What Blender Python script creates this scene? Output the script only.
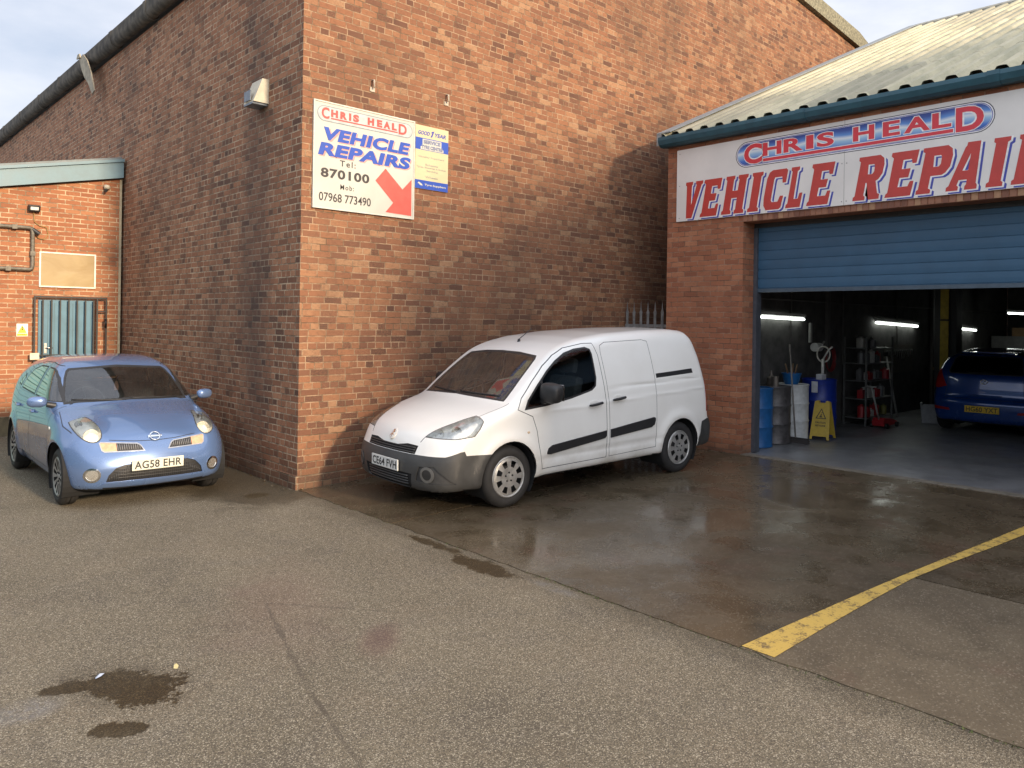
import bpy, bmesh, math, random
import numpy as np
from mathutils import Vector, Matrix
from mathutils.geometry import tessellate_polygon

R = math.radians
random.seed(7)
for o in list(bpy.data.objects):
    bpy.data.objects.remove(o)
SC = bpy.context.scene
COL = SC.collection

# The yard frame: origin at the foot of the brick corner, x runs along the gable wall,
# y runs back along the dark side wall, z up. Everything on the site is square to it.
# ------------------------------------------------------------------ camera
cam_d = bpy.data.cameras.new('camera')
cam = bpy.data.objects.new('camera', cam_d)
COL.objects.link(cam)
cam.location = (-4.133, -7.926, 1.93)
cam.matrix_world = (Matrix.Translation((-4.133, -7.926, 1.93)) @ Matrix.Rotation(R(-43.01), 4, 'Z')
                    @ Matrix.Rotation(R(90), 4, 'X') @ Matrix.Rotation(0.0143, 4, 'Z'))
cam_d.sensor_width = 36
cam_d.lens = 27.0
cam_d.shift_y = -0.0615
cam_d.clip_end = 1500
SC.camera = cam
SC.view_settings.view_transform = 'Standard'
SC.view_settings.look = 'None'
SC.view_settings.exposure = 0.52
SC.view_settings.gamma = 1.0

# ------------------------------------------------------------------ world and sun
SUN_EL = R(17)
SUN_B = R(2.0)
sdir = Vector((math.sin(SUN_B) * math.cos(SUN_EL), -math.cos(SUN_B) * math.cos(SUN_EL), math.sin(SUN_EL)))
W = bpy.data.worlds.new('World')
SC.world = W
W.use_nodes = True
nt = W.node_tree
nt.nodes.clear()
wo = nt.nodes.new('ShaderNodeOutputWorld')
bg = nt.nodes.new('ShaderNodeBackground')
sky = nt.nodes.new('ShaderNodeTexSky')
sky.sky_type = 'NISHITA'
sky.sun_disc = False
sky.sun_elevation = SUN_EL
sky.sun_rotation = math.atan2(sdir.x, sdir.y)
sky.air_density = 1.0
sky.dust_density = 1.2
tc = nt.nodes.new('ShaderNodeTexCoord')
mp = nt.nodes.new('ShaderNodeMapping')
mp.inputs['Scale'].default_value = (1.2, 1.2, 3.2)
nz = nt.nodes.new('ShaderNodeTexNoise')
nz.inputs['Scale'].default_value = 2.3
nz.inputs['Detail'].default_value = 7
nz.inputs['Roughness'].default_value = 0.55
rp = nt.nodes.new('ShaderNodeValToRGB')
rp.color_ramp.elements[0].position = 0.22
rp.color_ramp.elements[0].color = (0.62, 0.62, 0.62, 1)
rp.color_ramp.elements[1].position = 0.62
rp.color_ramp.elements[1].color = (1, 1, 1, 1)
cr = nt.nodes.new('ShaderNodeValToRGB')
cr.color_ramp.elements[0].position = 0.30
cr.color_ramp.elements[0].color = (4.4, 4.9, 6.0, 1)
cr.color_ramp.elements[1].position = 0.68
cr.color_ramp.elements[1].color = (6.8, 7.0, 7.6, 1)
mx = nt.nodes.new('ShaderNodeMix')
mx.data_type = 'RGBA'
L = nt.links.new
L(tc.outputs['Generated'], mp.inputs['Vector'])
L(mp.outputs['Vector'], nz.inputs['Vector'])
L(nz.outputs['Fac'], rp.inputs['Fac'])
L(nz.outputs['Fac'], cr.inputs['Fac'])
L(rp.outputs['Color'], mx.inputs['Factor'])
L(sky.outputs['Color'], mx.inputs[6])
L(cr.outputs['Color'], mx.inputs[7])
dp = nt.nodes.new('ShaderNodeVectorMath'); dp.operation = 'DOT_PRODUCT'
L(tc.outputs['Generated'], dp.inputs[0])
dp.inputs[1].default_value = Vector((-.25, -.85, .45)).normalized()
mr = nt.nodes.new('ShaderNodeMapRange'); mr.interpolation_type = 'SMOOTHSTEP'
L(dp.outputs['Value'], mr.inputs[0])
mr.inputs[1].default_value = -.45; mr.inputs[2].default_value = .95; mr.inputs[3].default_value = .90; mr.inputs[4].default_value = 1.75
vm = nt.nodes.new('ShaderNodeVectorMath'); vm.operation = 'SCALE'
L(mx.outputs[2], vm.inputs[0]); L(mr.outputs[0], vm.inputs['Scale'])
L(vm.outputs[0], bg.inputs['Color'])
bg.inputs['Strength'].default_value = 0.115
L(bg.outputs['Background'], wo.inputs['Surface'])

sun_d = bpy.data.lights.new('sun', 'SUN')
sun_d.energy = 4.0
sun_d.color = (1.0, 0.79, 0.56)
sun_d.angle = R(4.5)
sun = bpy.data.objects.new('sun', sun_d)
COL.objects.link(sun)
sun.rotation_euler = (-sdir).to_track_quat('-Z', 'Y').to_euler()

# ================================================================== materials
class NT:
    """small node-tree writer"""
    def __init__(s, name):
        s.m = bpy.data.materials.new(name)
        s.m.use_nodes = True
        s.t = s.m.node_tree
        s.t.nodes.clear()
        s.out = s.t.nodes.new('ShaderNodeOutputMaterial')

    def n(s, typ, **kw):
        nd = s.t.nodes.new(typ)
        for k, v in kw.items():
            setattr(nd, k, v)
        return nd

    def put(s, sock, v):
        if isinstance(v, bpy.types.NodeSocket):
            s.t.links.new(v, sock)
        elif isinstance(v, (tuple, list)):
            if len(v) == 3 and len(sock.default_value) == 4:
                v = (*v, 1)
            sock.default_value = v
        else:
            sock.default_value = v

    def math(s, op, a, b=None, c=None, clamp=False):
        nd = s.n('ShaderNodeMath', operation=op, use_clamp=clamp)
        s.put(nd.inputs[0], a)
        if b is not None: s.put(nd.inputs[1], b)
        if c is not None: s.put(nd.inputs[2], c)
        return nd.outputs[0]

    def mix(s, f, a, b, blend='MIX'):
        nd = s.n('ShaderNodeMix', data_type='RGBA', blend_type=blend)
        s.put(nd.inputs[0], f)
        s.put(nd.inputs[6], a)
        s.put(nd.inputs[7], b)
        return nd.outputs[2]

    def mixf(s, f, a, b):
        nd = s.n('ShaderNodeMix', data_type='FLOAT')
        s.put(nd.inputs[0], f)
        s.put(nd.inputs[2], a)
        s.put(nd.inputs[3], b)
        return nd.outputs[0]

    def pos(s):
        return s.n('ShaderNodeNewGeometry').outputs['Position']

    def obj(s):
        return s.n('ShaderNodeTexCoord').outputs['Object']

    def sep(s, v):
        nd = s.n('ShaderNodeSeparateXYZ')
        s.put(nd.inputs[0], v)
        return nd.outputs

    def comb(s, x, y, z=0.0):
        nd = s.n('ShaderNodeCombineXYZ')
        s.put(nd.inputs[0], x); s.put(nd.inputs[1], y); s.put(nd.inputs[2], z)
        return nd.outputs[0]

    def vscale(s, v, sc):
        nd = s.n('ShaderNodeVectorMath', operation='MULTIPLY')
        s.put(nd.inputs[0], v); s.put(nd.inputs[1], sc)
        return nd.outputs[0]

    def noise(s, v, scale, detail=4, rough=.55, dist=0.0, col=False):
        nd = s.n('ShaderNodeTexNoise')
        s.put(nd.inputs['Vector'], v)
        nd.inputs['Scale'].default_value = scale
        nd.inputs['Detail'].default_value = detail
        nd.inputs['Roughness'].default_value = rough
        nd.inputs['Distortion'].default_value = dist
        return nd.outputs['Color' if col else 'Fac']

    def vor(s, v, scale, out='Color', feature='F1', rnd=1.0):
        nd = s.n('ShaderNodeTexVoronoi', feature=feature)
        s.put(nd.inputs['Vector'], v)
        nd.inputs['Scale'].default_value = scale
        nd.inputs['Randomness'].default_value = rnd
        return nd.outputs[out]

    def white(s, v):
        nd = s.n('ShaderNodeTexWhiteNoise', noise_dimensions='3D')
        s.put(nd.inputs['Vector'], v)
        return nd.outputs['Value'], nd.outputs['Color']

    def ramp(s, f, stops, interp='LINEAR'):
        nd = s.n('ShaderNodeValToRGB')
        cr = nd.color_ramp
        cr.interpolation = interp
        while len(cr.elements) < len(stops):
            cr.elements.new(0.5)
        for e, (p, c) in zip(cr.elements, stops):
            e.position = p
            e.color = (*c, 1) if not isinstance(c, (int, float)) else (c, c, c, 1)
        s.put(nd.inputs[0], f)
        return nd.outputs[0]

    def sstep(s, v, a, b):
        nd = s.n('ShaderNodeMapRange', interpolation_type='SMOOTHSTEP')
        s.put(nd.inputs[0], v)
        nd.inputs[1].default_value = a
        nd.inputs[2].default_value = b
        return nd.outputs[0]

    def bump(s, h, strength=.3, dist=.01, normal=None):
        nd = s.n('ShaderNodeBump')
        nd.inputs['Strength'].default_value = strength
        nd.inputs['Distance'].default_value = dist
        s.put(nd.inputs['Height'], h)
        if normal is not None: s.put(nd.inputs['Normal'], normal)
        return nd.outputs[0]

    def bsdf(s, color=(.5, .5, .5), rough=.6, metal=0.0, spec=None, coat=0.0, coat_r=.03, normal=None, emis=None, es=0.0):
        b = s.n('ShaderNodeBsdfPrincipled')
        s.put(b.inputs['Base Color'], color)
        s.put(b.inputs['Roughness'], rough)
        s.put(b.inputs['Metallic'], metal)
        if spec is not None: s.put(b.inputs['Specular IOR Level'], spec)
        s.put(b.inputs['Coat Weight'], coat)
        b.inputs['Coat Roughness'].default_value = coat_r
        if normal is not None: s.put(b.inputs['Normal'], normal)
        if emis is not None:
            s.put(b.inputs['Emission Color'], emis)
            b.inputs['Emission Strength'].default_value = es
        return b.outputs[0]

    def end(s, sh):
        s.t.links.new(sh, s.out.inputs['Surface'])
        return s.m


MATS = {}
def simple(name, color, rough=.55, metal=0.0, var=.12, scale=14, bump=0.0, coat=0.0, spec=None):
    """plain surface with slight mottling and roughness variation"""
    if name in MATS: return MATS[name]
    t = NT(name)
    n = t.noise(t.obj(), scale, 5, .6)
    a = tuple(c * (1 - var) for c in color)
    b = tuple(min(1, c * (1 + var)) for c in color)
    c = t.mix(t.sstep(n, .3, .7), a, b)
    rr = t.mixf(n, max(.02, rough * .8), min(1, rough * 1.2))
    nm = t.bump(n, bump, .01) if bump else None
    MATS[name] = t.end(t.bsdf(c, rr, metal, spec, coat, normal=nm))
    return MATS[name]

def emit(name, color, strength):
    if name in MATS: return MATS[name]
    t = NT(name)
    e = t.n('ShaderNodeEmission')
    t.put(e.inputs[0], color)
    e.inputs[1].default_value = strength
    MATS[name] = t.end(e.outputs[0])
    return MATS[name]

def glass(name, tint, refl=1.0, haze=0.0):
    if name in MATS: return MATS[name]
    t = NT(name)
    fr = t.n('ShaderNodeFresnel'); fr.inputs[0].default_value = 1.52
    tr = t.n('ShaderNodeBsdfTransparent'); t.put(tr.inputs[0], tint)
    gl = t.n('ShaderNodeBsdfGlossy'); gl.inputs['Roughness'].default_value = .02
    m = t.n('ShaderNodeMixShader')
    t.put(m.inputs[0], t.math('MULTIPLY', fr.outputs[0], refl * 1.8, clamp=True))
    t.put(m.inputs[1], tr.outputs[0]); t.put(m.inputs[2], gl.outputs[0])
    sh = m.outputs[0]
    if haze:
        df = t.n('ShaderNodeBsdfDiffuse'); t.put(df.inputs[0], (.5, .47, .42))
        m2 = t.n('ShaderNodeMixShader')
        n = t.noise(t.obj(), 5, 4)
        t.put(m2.inputs[0], t.math('MULTIPLY', n, haze)); t.put(m2.inputs[1], sh); t.put(m2.inputs[2], df.outputs[0])
        sh = m2.outputs[0]
    MATS[name] = t.end(sh)
    return MATS[name]

def paint(name, color, metal=0.0, rough=.32, coat=1.0, dirt=(.16, .12, .085), dirt_amt=.45, flake=0.0):
    if name in MATS: return MATS[name]
    t = NT(name)
    o = t.obj()
    z = t.sep(o)[2]
    n = t.noise(o, 3.2, 6, .65)
    n2 = t.noise(o, 26, 4, .6)
    low = t.sstep(z, .75, .12)
    d = t.math('MULTIPLY', t.math('ADD', low, .12), t.sstep(n, .35, .75))
    d = t.math('MULTIPLY', d, dirt_amt)
    col = t.mix(t.math('MULTIPLY', n2, .06), color, tuple(c * .8 for c in color))
    col = t.mix(d, col, dirt)
    rr = t.mixf(d, rough, .7)
    ct = t.math('SUBTRACT', coat, t.math('MULTIPLY', d, 1.2), clamp=True)
    MATS[name] = t.end(t.bsdf(col, rr, metal, None, ct, .04))
    return MATS[name]

def brick(name, stops, mortar, bw=.225, bh=.075, mt=.011, header_every=0, relief=.5, seed=1.0,
          stain=(.10, .075, .06), stain_amt=.3, stain_scale=.45, rough=.85, patch=None, soften=1.0, basedirt=.5, ragged=False):
    t = NT(name)
    p = t.pos()
    # a little wobble so courses are not ruler-straight
    w = t.n('ShaderNodeVectorMath', operation='SUBTRACT')
    t.put(w.inputs[0], t.noise(p, 5.5, 3, .6, col=True)); t.put(w.inputs[1], (.5, .5, .5))
    pw = t.n('ShaderNodeVectorMath', operation='MULTIPLY_ADD')
    t.put(pw.inputs[0], w.outputs[0]); t.put(pw.inputs[1], (.010, .010, .008)); t.put(pw.inputs[2], p)
    x, y, z = t.sep(pw.outputs[0])
    nx = t.math('ABSOLUTE', t.sep(t.n('ShaderNodeNewGeometry').outputs['True Normal'])[0])
    u = t.mixf(t.math('GREATER_THAN', nx, .5), x, t.math('ADD', y, .056))
    row = t.math('FLOOR', t.math('DIVIDE', z, bh))
    fz = t.math('MULTIPLY', t.math('FRACT', t.math('DIVIDE', z, bh)), bh)
    odd = t.math('MULTIPLY', t.math('FLOORED_MODULO', row, 2.0), .5)
    if ragged:
        odd = t.white(t.comb(row, seed, 2.7))[0]
    if header_every:
        isH = t.math('LESS_THAN', t.math('FLOORED_MODULO', row, float(header_every)), .5)
        w_ = t.mixf(isH, bw, bw / 2)
    else:
        w_ = bw
    cx = t.math('ADD', t.math('DIVIDE', u, w_), odd)
    colm = t.math('FLOOR', cx)
    fx = t.math('MULTIPLY', t.math('FRACT', cx), w_)
    dx = t.math('MINIMUM', fx, t.math('SUBTRACT', w_, fx))
    dz = t.math('MINIMUM', fz, t.math('SUBTRACT', bh, fz))
    d = t.math('MINIMUM', dx, dz)
    edge = t.noise(p, 60, 3, .6)
    d = t.math('ADD', d, t.math('MULTIPLY', t.math('SUBTRACT', edge, .5), .006))
    mask = t.sstep(d, mt * .5 - .0025, mt * .5 + .0025 * soften)
    rv, rc = t.white(t.comb(colm, row, seed))
    rv2, _ = t.white(t.comb(row, colm, seed + 5.3))
    big = t.noise(p, 1.1, 4, .6)
    rr = t.math('ADD', rv, t.math('MULTIPLY', t.math('SUBTRACT', big, .5), .7), clamp=True)
    bc = t.ramp(rr, stops)
    # surface grain inside a brick
    g = t.noise(t.vscale(p, (1, 1, 2.2)), 38, 5, .7)
    g2 = t.noise(p, 140, 2, .6)
    bc = t.mix(t.math('MULTIPLY', t.sstep(g, .38, .72), .62), bc, t.mix(rv2, tuple(c * 1.25 for c in stops[-2][1]), tuple(c * .9 for c in stops[1][1])), 'MIX')
    bc = t.mix(t.math('MULTIPLY', t.sstep(t.noise(t.vscale(p, (1, 1, 1.6)), 19, 5, .75), .46, .66), .40), bc, tuple(c * .8 for c in stops[1][1]))
    bc = t.mix(t.math('MULTIPLY', g2, .35), bc, tuple(c * .55 for c in stops[len(stops) // 2][1]))
    mc = t.mix(t.sstep(t.noise(p, 4.5, 6, .75), .38, .62), mortar, tuple(c * .32 for c in mortar))
    c = t.mix(mask, mc, bc)
    # weathering with shapes of its own
    s1 = t.noise(t.vscale(p, (1, 1, .55)), stain_scale, 6, .62, .4)
    s2 = t.noise(t.vscale(p, (1, 1, .2)), 3.0, 5, .65)
    sm = t.math('MULTIPLY', t.sstep(s1, .45, .68), t.math('ADD', .55, t.math('MULTIPLY', s2, .7)))
    c = t.mix(t.math('MULTIPLY', sm, stain_amt), c, stain)
    if patch:
        px_, pz_, rx_, rz_, pc, amt, ax = patch
        a = p_axis = t.sep(p)[ax]
        du = t.math('DIVIDE', t.math('SUBTRACT', a, px_), rx_)
        dv = t.math('DIVIDE', t.math('SUBTRACT', t.sep(p)[2], pz_), rz_)
        rr_ = t.math('SQRT', t.math('ADD', t.math('MULTIPLY', du, du), t.math('MULTIPLY', dv, dv)))
        rr_ = t.math('ADD', rr_, t.math('MULTIPLY', t.math('SUBTRACT', t.noise(p, 1.6, 5, .65), .5), 1.1))
        c = t.mix(t.math('MULTIPLY', t.sstep(rr_, 1.15, .35), amt), c, pc)
    zz = t.sep(p)[2]
    bd = t.math('MULTIPLY', t.sstep(t.math('ADD', zz, t.math('MULTIPLY', t.noise(p, 2.2, 4), .3)), .55, .12), basedirt)
    c = t.mix(bd, c, (.075, .06, .042))
    h = t.math('ADD', t.math('MULTIPLY', mask, 1.0), t.math('MULTIPLY', g, .45))
    h = t.math('ADD', h, t.math('MULTIPLY', rv2, .22))
    return t.end(t.bsdf(c, rough, 0, .25, normal=t.bump(h, relief, .009)))

M_GABLE = brick('gable_brick', [(0, (.085, .046, .034)), (.14, (.145, .070, .046)), (.30, (.215, .098, .056)), (.60, (.275, .122, .064)),
                                (.86, (.32, .155, .080)), (1, (.40, .235, .130))],
                (.40, .27, .165), mt=.011, bw=.225, header_every=3, ragged=True, seed=1.0, stain=(.085, .055, .038), stain_amt=.5, stain_scale=.5, relief=.5)
M_SIDE = brick('side_wall_brick', [(0, (.085, .050, .038)), (.12, (.16, .080, .050)), (.30, (.27, .120, .066)), (.65, (.35, .155, .082)),
                                   (1, (.44, .23, .13))],
               (.50, .375, .25), mt=.013, header_every=2, ragged=True, seed=3.0, stain=(.075, .050, .038), stain_amt=.35, stain_scale=.7, relief=.5,
               patch=(1.15, 3.0, .55, 4.2, (.055, .042, .038), .45, 1))
M_ANNEX = brick('annex_brick', [(0, (.27, .105, .055)), (.4, (.35, .140, .070)), (.75, (.40, .17, .082)), (1, (.44, .215, .11))],
                (.56, .42, .27), mt=.014, seed=9.0, stain=(.36, .15, .08), stain_amt=.2, relief=.35, basedirt=.3)
M_GARAGE = brick('garage_brick', [(0, (.22, .085, .050)), (.3, (.31, .12, .064)), (.7, (.38, .155, .082)), (1, (.45, .21, .115))],
                 (.34, .22, .15), mt=.010, seed=21.0, stain=(.12, .065, .045), stain_amt=.35, stain_scale=.8, relief=.4, basedirt=.7)

def ground_mask(t, p2, cx, cy, rx, ry, ang, n, amp=.8, lo=1.0, hi=.8):
    """warped ellipse on the ground, 1 inside"""
    x, y = p2
    c, s = math.cos(ang), math.sin(ang)
    dx = t.math('SUBTRACT', x, cx); dy = t.math('SUBTRACT', y, cy)
    a = t.math('ADD', t.math('MULTIPLY', dx, c / rx), t.math('MULTIPLY', dy, s / rx))
    b = t.math('ADD', t.math('MULTIPLY', dx, -s / ry), t.math('MULTIPLY', dy, c / ry))
    r = t.math('SQRT', t.math('ADD', t.math('MULTIPLY', a, a), t.math('MULTIPLY', b, b)))
    r = t.math('ADD', r, t.math('MULTIPLY', t.math('SUBTRACT', n, .5), amp))
    return t.sstep(r, lo, hi)

def seg_mask(t, p2, ax, ay, bx, by, w, n, amp):
    """soft line between two ground points"""
    x, y = p2
    lx, ly = bx - ax, by - ay
    ll = lx * lx + ly * ly
    dx = t.math('SUBTRACT', x, ax); dy = t.math('SUBTRACT', y, ay)
    h = t.math('DIVIDE', t.math('ADD', t.math('MULTIPLY', dx, lx), t.math('MULTIPLY', dy, ly)), ll, clamp=True)
    ex = t.math('SUBTRACT', dx, t.math('MULTIPLY', h, lx)); ey = t.math('SUBTRACT', dy, t.math('MULTIPLY', h, ly))
    d = t.math('SQRT', t.math('ADD', t.math('MULTIPLY', ex, ex), t.math('MULTIPLY', ey, ey)))
    d = t.math('ADD', d, t.math('MULTIPLY', t.math('SUBTRACT', n, .5), amp))
    return t.sstep(d, w, w * .3)

def mat_asphalt():
    t = NT('asphalt')
    p = t.pos()
    x, y, z = t.sep(p)
    p2 = (x, y)
    g1 = t.vor(p, 200, 'Color')
    gv = t.sep(g1)[0]
    g2 = t.noise(p, 80, 4, .7)
    g3 = t.noise(p, 210, 2, .6)
    big = t.noise(p, .8, 5, .6)
    med = t.noise(p, 3.2, 5, .62)
    warp = t.math('ADD', t.math('MULTIPLY', t.noise(p, 5, 6, .75), .72), t.math('MULTIPLY', t.noise(p, 38, 4, .7), .28))
    warp2 = t.noise(p, 1.7, 5, .65)
    base = t.mix(t.sstep(big, .3, .7), (.158, .130, .087), (.215, .179, .122))
    base = t.mix(t.math('MULTIPLY', t.sstep(med, .45, .7), .35), base, (.12, .102, .082))
    base = t.mix(t.math('MULTIPLY', t.sstep(warp2, .5, .68), .30), base, (.215, .165, .110))
    base = t.mix(t.math('MULTIPLY', t.sstep(t.noise(p, 1.25, 6, .66, .6), .52, .68), .42), base, (.105, .088, .066))
    # aggregate: dark binder, mid stones, a few pale chips
    c = t.mix(t.math('MULTIPLY', t.sstep(gv, .5, .1), .75), base, (.055, .046, .036))
    c = t.mix(t.math('MULTIPLY', t.sstep(gv, .78, .96), .78), c, (.50, .44, .33))
    c = t.mix(t.math('MULTIPLY', t.sstep(g3, .5, .72), .4), c, (.05, .042, .035))
    c = t.mix(t.math('MULTIPLY', t.sstep(g2, .56, .70), .35), c, (.30, .27, .22))
    # reddish worn areas
    red = t.math('MAXIMUM', ground_mask(t, p2, -1.54, -4.02, .30, .16, .9, warp, 1.2, 1.1, .2),
                 t.math('MULTIPLY', ground_mask(t, p2, -1.75, -3.1, 1.1, .45, 1.0, warp2, 2.0, 1.2, .2), .55))
    c = t.mix(t.math('MULTIPLY', red, t.math('MULTIPLY', warp, .85)), c, (.18, .10, .08))
    # small oil drops and older repairs
    dk = t.math('MULTIPLY', ground_mask(t, p2, -1.52, -4.0, .30, .13, .9, warp, 2.2, 1.1, .1), .35)
    cr_ = t.math('MAXIMUM', seg_mask(t, p2, -1.79, -3.01, -2.16, -4.31, .020, warp, .11),
                 seg_mask(t, p2, -2.16, -4.31, -2.36, -5.2, .016, warp, .11))
    cr_ = t.math('MAXIMUM', cr_, t.math('MULTIPLY', seg_mask(t, p2, -1.79, -3.01, -1.2, -3.74, .022, warp, .05), .6))
    c = t.mix(t.math('MULTIPLY', cr_, t.math('MULTIPLY', med, .95)), c, (.075, .06, .045))
    c = t.mix(dk, c, (.07, .045, .042))
    # damp strip along the slab edge and by the wall
    e = t.math('ADD', x, t.math('MULTIPLY', t.math('SUBTRACT', warp, .5), .75))
    strip = t.math('MULTIPLY', t.sstep(e, -.30, -.06), t.sstep(y, .3, .0))
    strip = t.math('MULTIPLY', strip, t.math('ADD', .35, t.math('MULTIPLY', med, .5)))
    wallwet = t.math('MULTIPLY', t.sstep(t.math('ADD', x, t.math('MULTIPLY', t.math('SUBTRACT', warp2, .5), 1.6)), -1.15, -.75),
                     t.sstep(t.math('ADD', y, t.math('MULTIPLY', t.math('SUBTRACT', warp2, .5), 1.2)), -.75, -.25))
    wet = t.math('MAXIMUM', t.math('MULTIPLY', strip, .75), t.math('MULTIPLY', wallwet, .88))
    # puddles
    pd = ground_mask(t, p2, -2.82, -3.68, .33, .19, -1.05, warp, 3.2, 1.0, .88)
    pd = t.math('MAXIMUM', pd, ground_mask(t, p2, -3.02, -3.50, .22, .07, -.35, warp, 2.6, 1.0, .8))
    pd = t.math('MAXIMUM', pd, ground_mask(t, p2, -3.02, -4.07, .15, .085, -.7, warp, 3.4, .95, .7))
    pd = t.math('MAXIMUM', pd, ground_mask(t, p2, -.17, -3.38, .13, .40, 0.0, warp, 3.0, .95, .75))
    pd = t.math('MAXIMUM', pd, ground_mask(t, p2, -.10, -2.6, .09, .60, 0.0, warp, 3.0, .8, .5))
    pd = t.math('MAXIMUM', pd, ground_mask(t, p2, -.46, .02, .20, .16, .4, warp, 1.5, .9, .5))
    halo = t.math('MAXIMUM', ground_mask(t, p2, -2.86, -3.70, .50, .30, -1.05, warp2, 1.2, 1.25, .5), ground_mask(t, p2, -.18, -3.2, .30, .95, 0.0, warp2, 1.2, 1.25, .4))
    wet = t.math('MAXIMUM', wet, t.math('MULTIPLY', halo, .30))
    wet = t.math('MAXIMUM', wet, t.math('MULTIPLY', pd, .97))
    c = t.mix(wet, c, t.mix(1.0, c, (.36, .32, .25), 'MULTIPLY'))
    c = t.mix(t.math('MULTIPLY', pd, t.sstep(warp2, .35, .6)), c, t.mix(1.0, c, (.70, .62, .48), 'MULTIPLY'))
    # pale bluish residue
    pl = t.math('MAXIMUM', ground_mask(t, p2, -3.3, -3.6, .20, .16, 0.0, warp, 1.1, 1.1, .3),
                t.math('MULTIPLY', ground_mask(t, p2, -.10, -4.1, .08, .34, 0.0, warp, 1.4, 1.0, .3), .8))
    c = t.mix(t.math('MULTIPLY', t.math('MULTIPLY', pl, t.sstep(warp, .35, .6)), .45), c, (.22, .23, .25))
    rough = t.mixf(wet, .85, .52)
    rough = t.mixf(pd, rough, .55)
    h = t.math('ADD', t.math('MULTIPLY', gv, .8), t.math('MULTIPLY', g3, .5))
    h = t.math('MULTIPLY', h, t.mixf(pd, 1.0, .7))
    h = t.math('ADD', h, t.math('MULTIPLY', med, 1.2))
    return t.end(t.bsdf(c, rough, 0, t.mixf(pd, t.mixf(wet, .3, .45), .22), normal=t.bump(h, .75, .007)))

def mat_slab(name, wetness, tone_a, tone_b, grit):
    t = NT(name)
    p = t.pos()
    x, y, z = t.sep(p)
    big = t.noise(p, .62, 6, .62, .5)
    med = t.noise(p, 2.3, 6, .65, .3)
    fine = t.noise(p, 34, 5, .7)
    spk = t.vor(p, 120, 'Color')
    sv = t.sep(spk)[0]
    c = t.mix(t.sstep(big, .32, .68), tone_a, tone_b)
    c = t.mix(t.math('MULTIPLY', t.sstep(med, .42, .72), .55), c, tuple(a * .55 for a in tone_a))
    c = t.mix(t.math('MULTIPLY', t.sstep(t.noise(p, 1.1, 5, .6), .55, .7), .35), c, (.13, .065, .045))
    c = t.mix(t.math('MULTIPLY', fine, .45), c, tuple(a * .45 for a in tone_b))
    c = t.mix(t.math('MULTIPLY', t.sstep(sv, .86, .99), grit), c, (.42, .36, .27))
    c = t.mix(t.math('MULTIPLY', t.sstep(sv, .22, .02), grit * .9), c, (.03, .024, .018))
    w = t.math('MULTIPLY', t.sstep(t.math('ADD', t.math('MULTIPLY', big, .6), t.math('MULTIPLY', med, .4)), .36, .60), wetness)
    rough = t.mixf(w, .55, .10)
    h = t.math('ADD', t.math('MULTIPLY', fine, .5), t.math('MULTIPLY', sv, .3))
    h = t.math('MULTIPLY', h, t.mixf(w, 1.0, .25))
    h = t.math('ADD', h, t.math('MULTIPLY', t.noise(p, 6, 4, .5), .8))
    return t.end(t.bsdf(c, rough, 0, t.mixf(w, .3, .5), normal=t.bump(h, .20, .004)))

M_ASPHALT = mat_asphalt()
M_SLAB = mat_slab('wet_concrete', 1.0, (.074, .055, .033), (.120, .092, .058), .2)
M_ROUGH = mat_slab('worn_concrete', .25, (.120, .092, .058), (.165, .130, .084), .32)
M_FLOOR = mat_slab('workshop_floor', .6, (.14, .145, .15), (.22, .225, .23), .05)

def mat_yellow():
    t = NT('yellow_line_paint')
    p = t.pos()
    n = t.noise(p, 9, 6, .75)
    n2 = t.noise(p, 60, 4, .7)
    m = t.sstep(t.math('ADD', t.math('MULTIPLY', n, .6), t.math('MULTIPLY', n2, .4)), .585, .49)
    c = t.mix(m, (.12, .085, .045), (.58, .39, .09))
    c = t.mix(t.math('MULTIPLY', t.noise(p, 3, 4), .5), c, (.36, .24, .07))
    return t.end(t.bsdf(c, .55, 0, .4, normal=t.bump(n2, .3, .003)))
M_YELLOW = mat_yellow()

def mat_roof():
    """weathered fibre-cement sheet"""
    t = NT('fibre_cement_sheet')
    p = t.pos()
    x, y, z = t.sep(p)
    n = t.noise(t.vscale(p, (.6, 2.0, .6)), 1.6, 6, .65)
    row = t.math('FLOOR', t.math('DIVIDE', t.math('ADD', x, .3), 1.93))
    colm = t.math('FLOOR', t.math('DIVIDE', y, 1.015))
    rv, _ = t.white(t.comb(row, colm, 4.0))
    c = t.mix(t.sstep(n, .35, .68), (.54, .49, .34), (.37, .35, .245))
    c = t.mix(t.math('MULTIPLY', t.sstep(rv, .86, .88), .45), c, (.22, .21, .17))
    lich = t.noise(p, 17, 6, .75)
    c = t.mix(t.math('MULTIPLY', t.sstep(lich, .55, .72), .5), c, (.16, .16, .10))
    return t.end(t.bsdf(c, .85, 0, .2, normal=t.bump(lich, .3, .01)))
M_ROOF = mat_roof()

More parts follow.
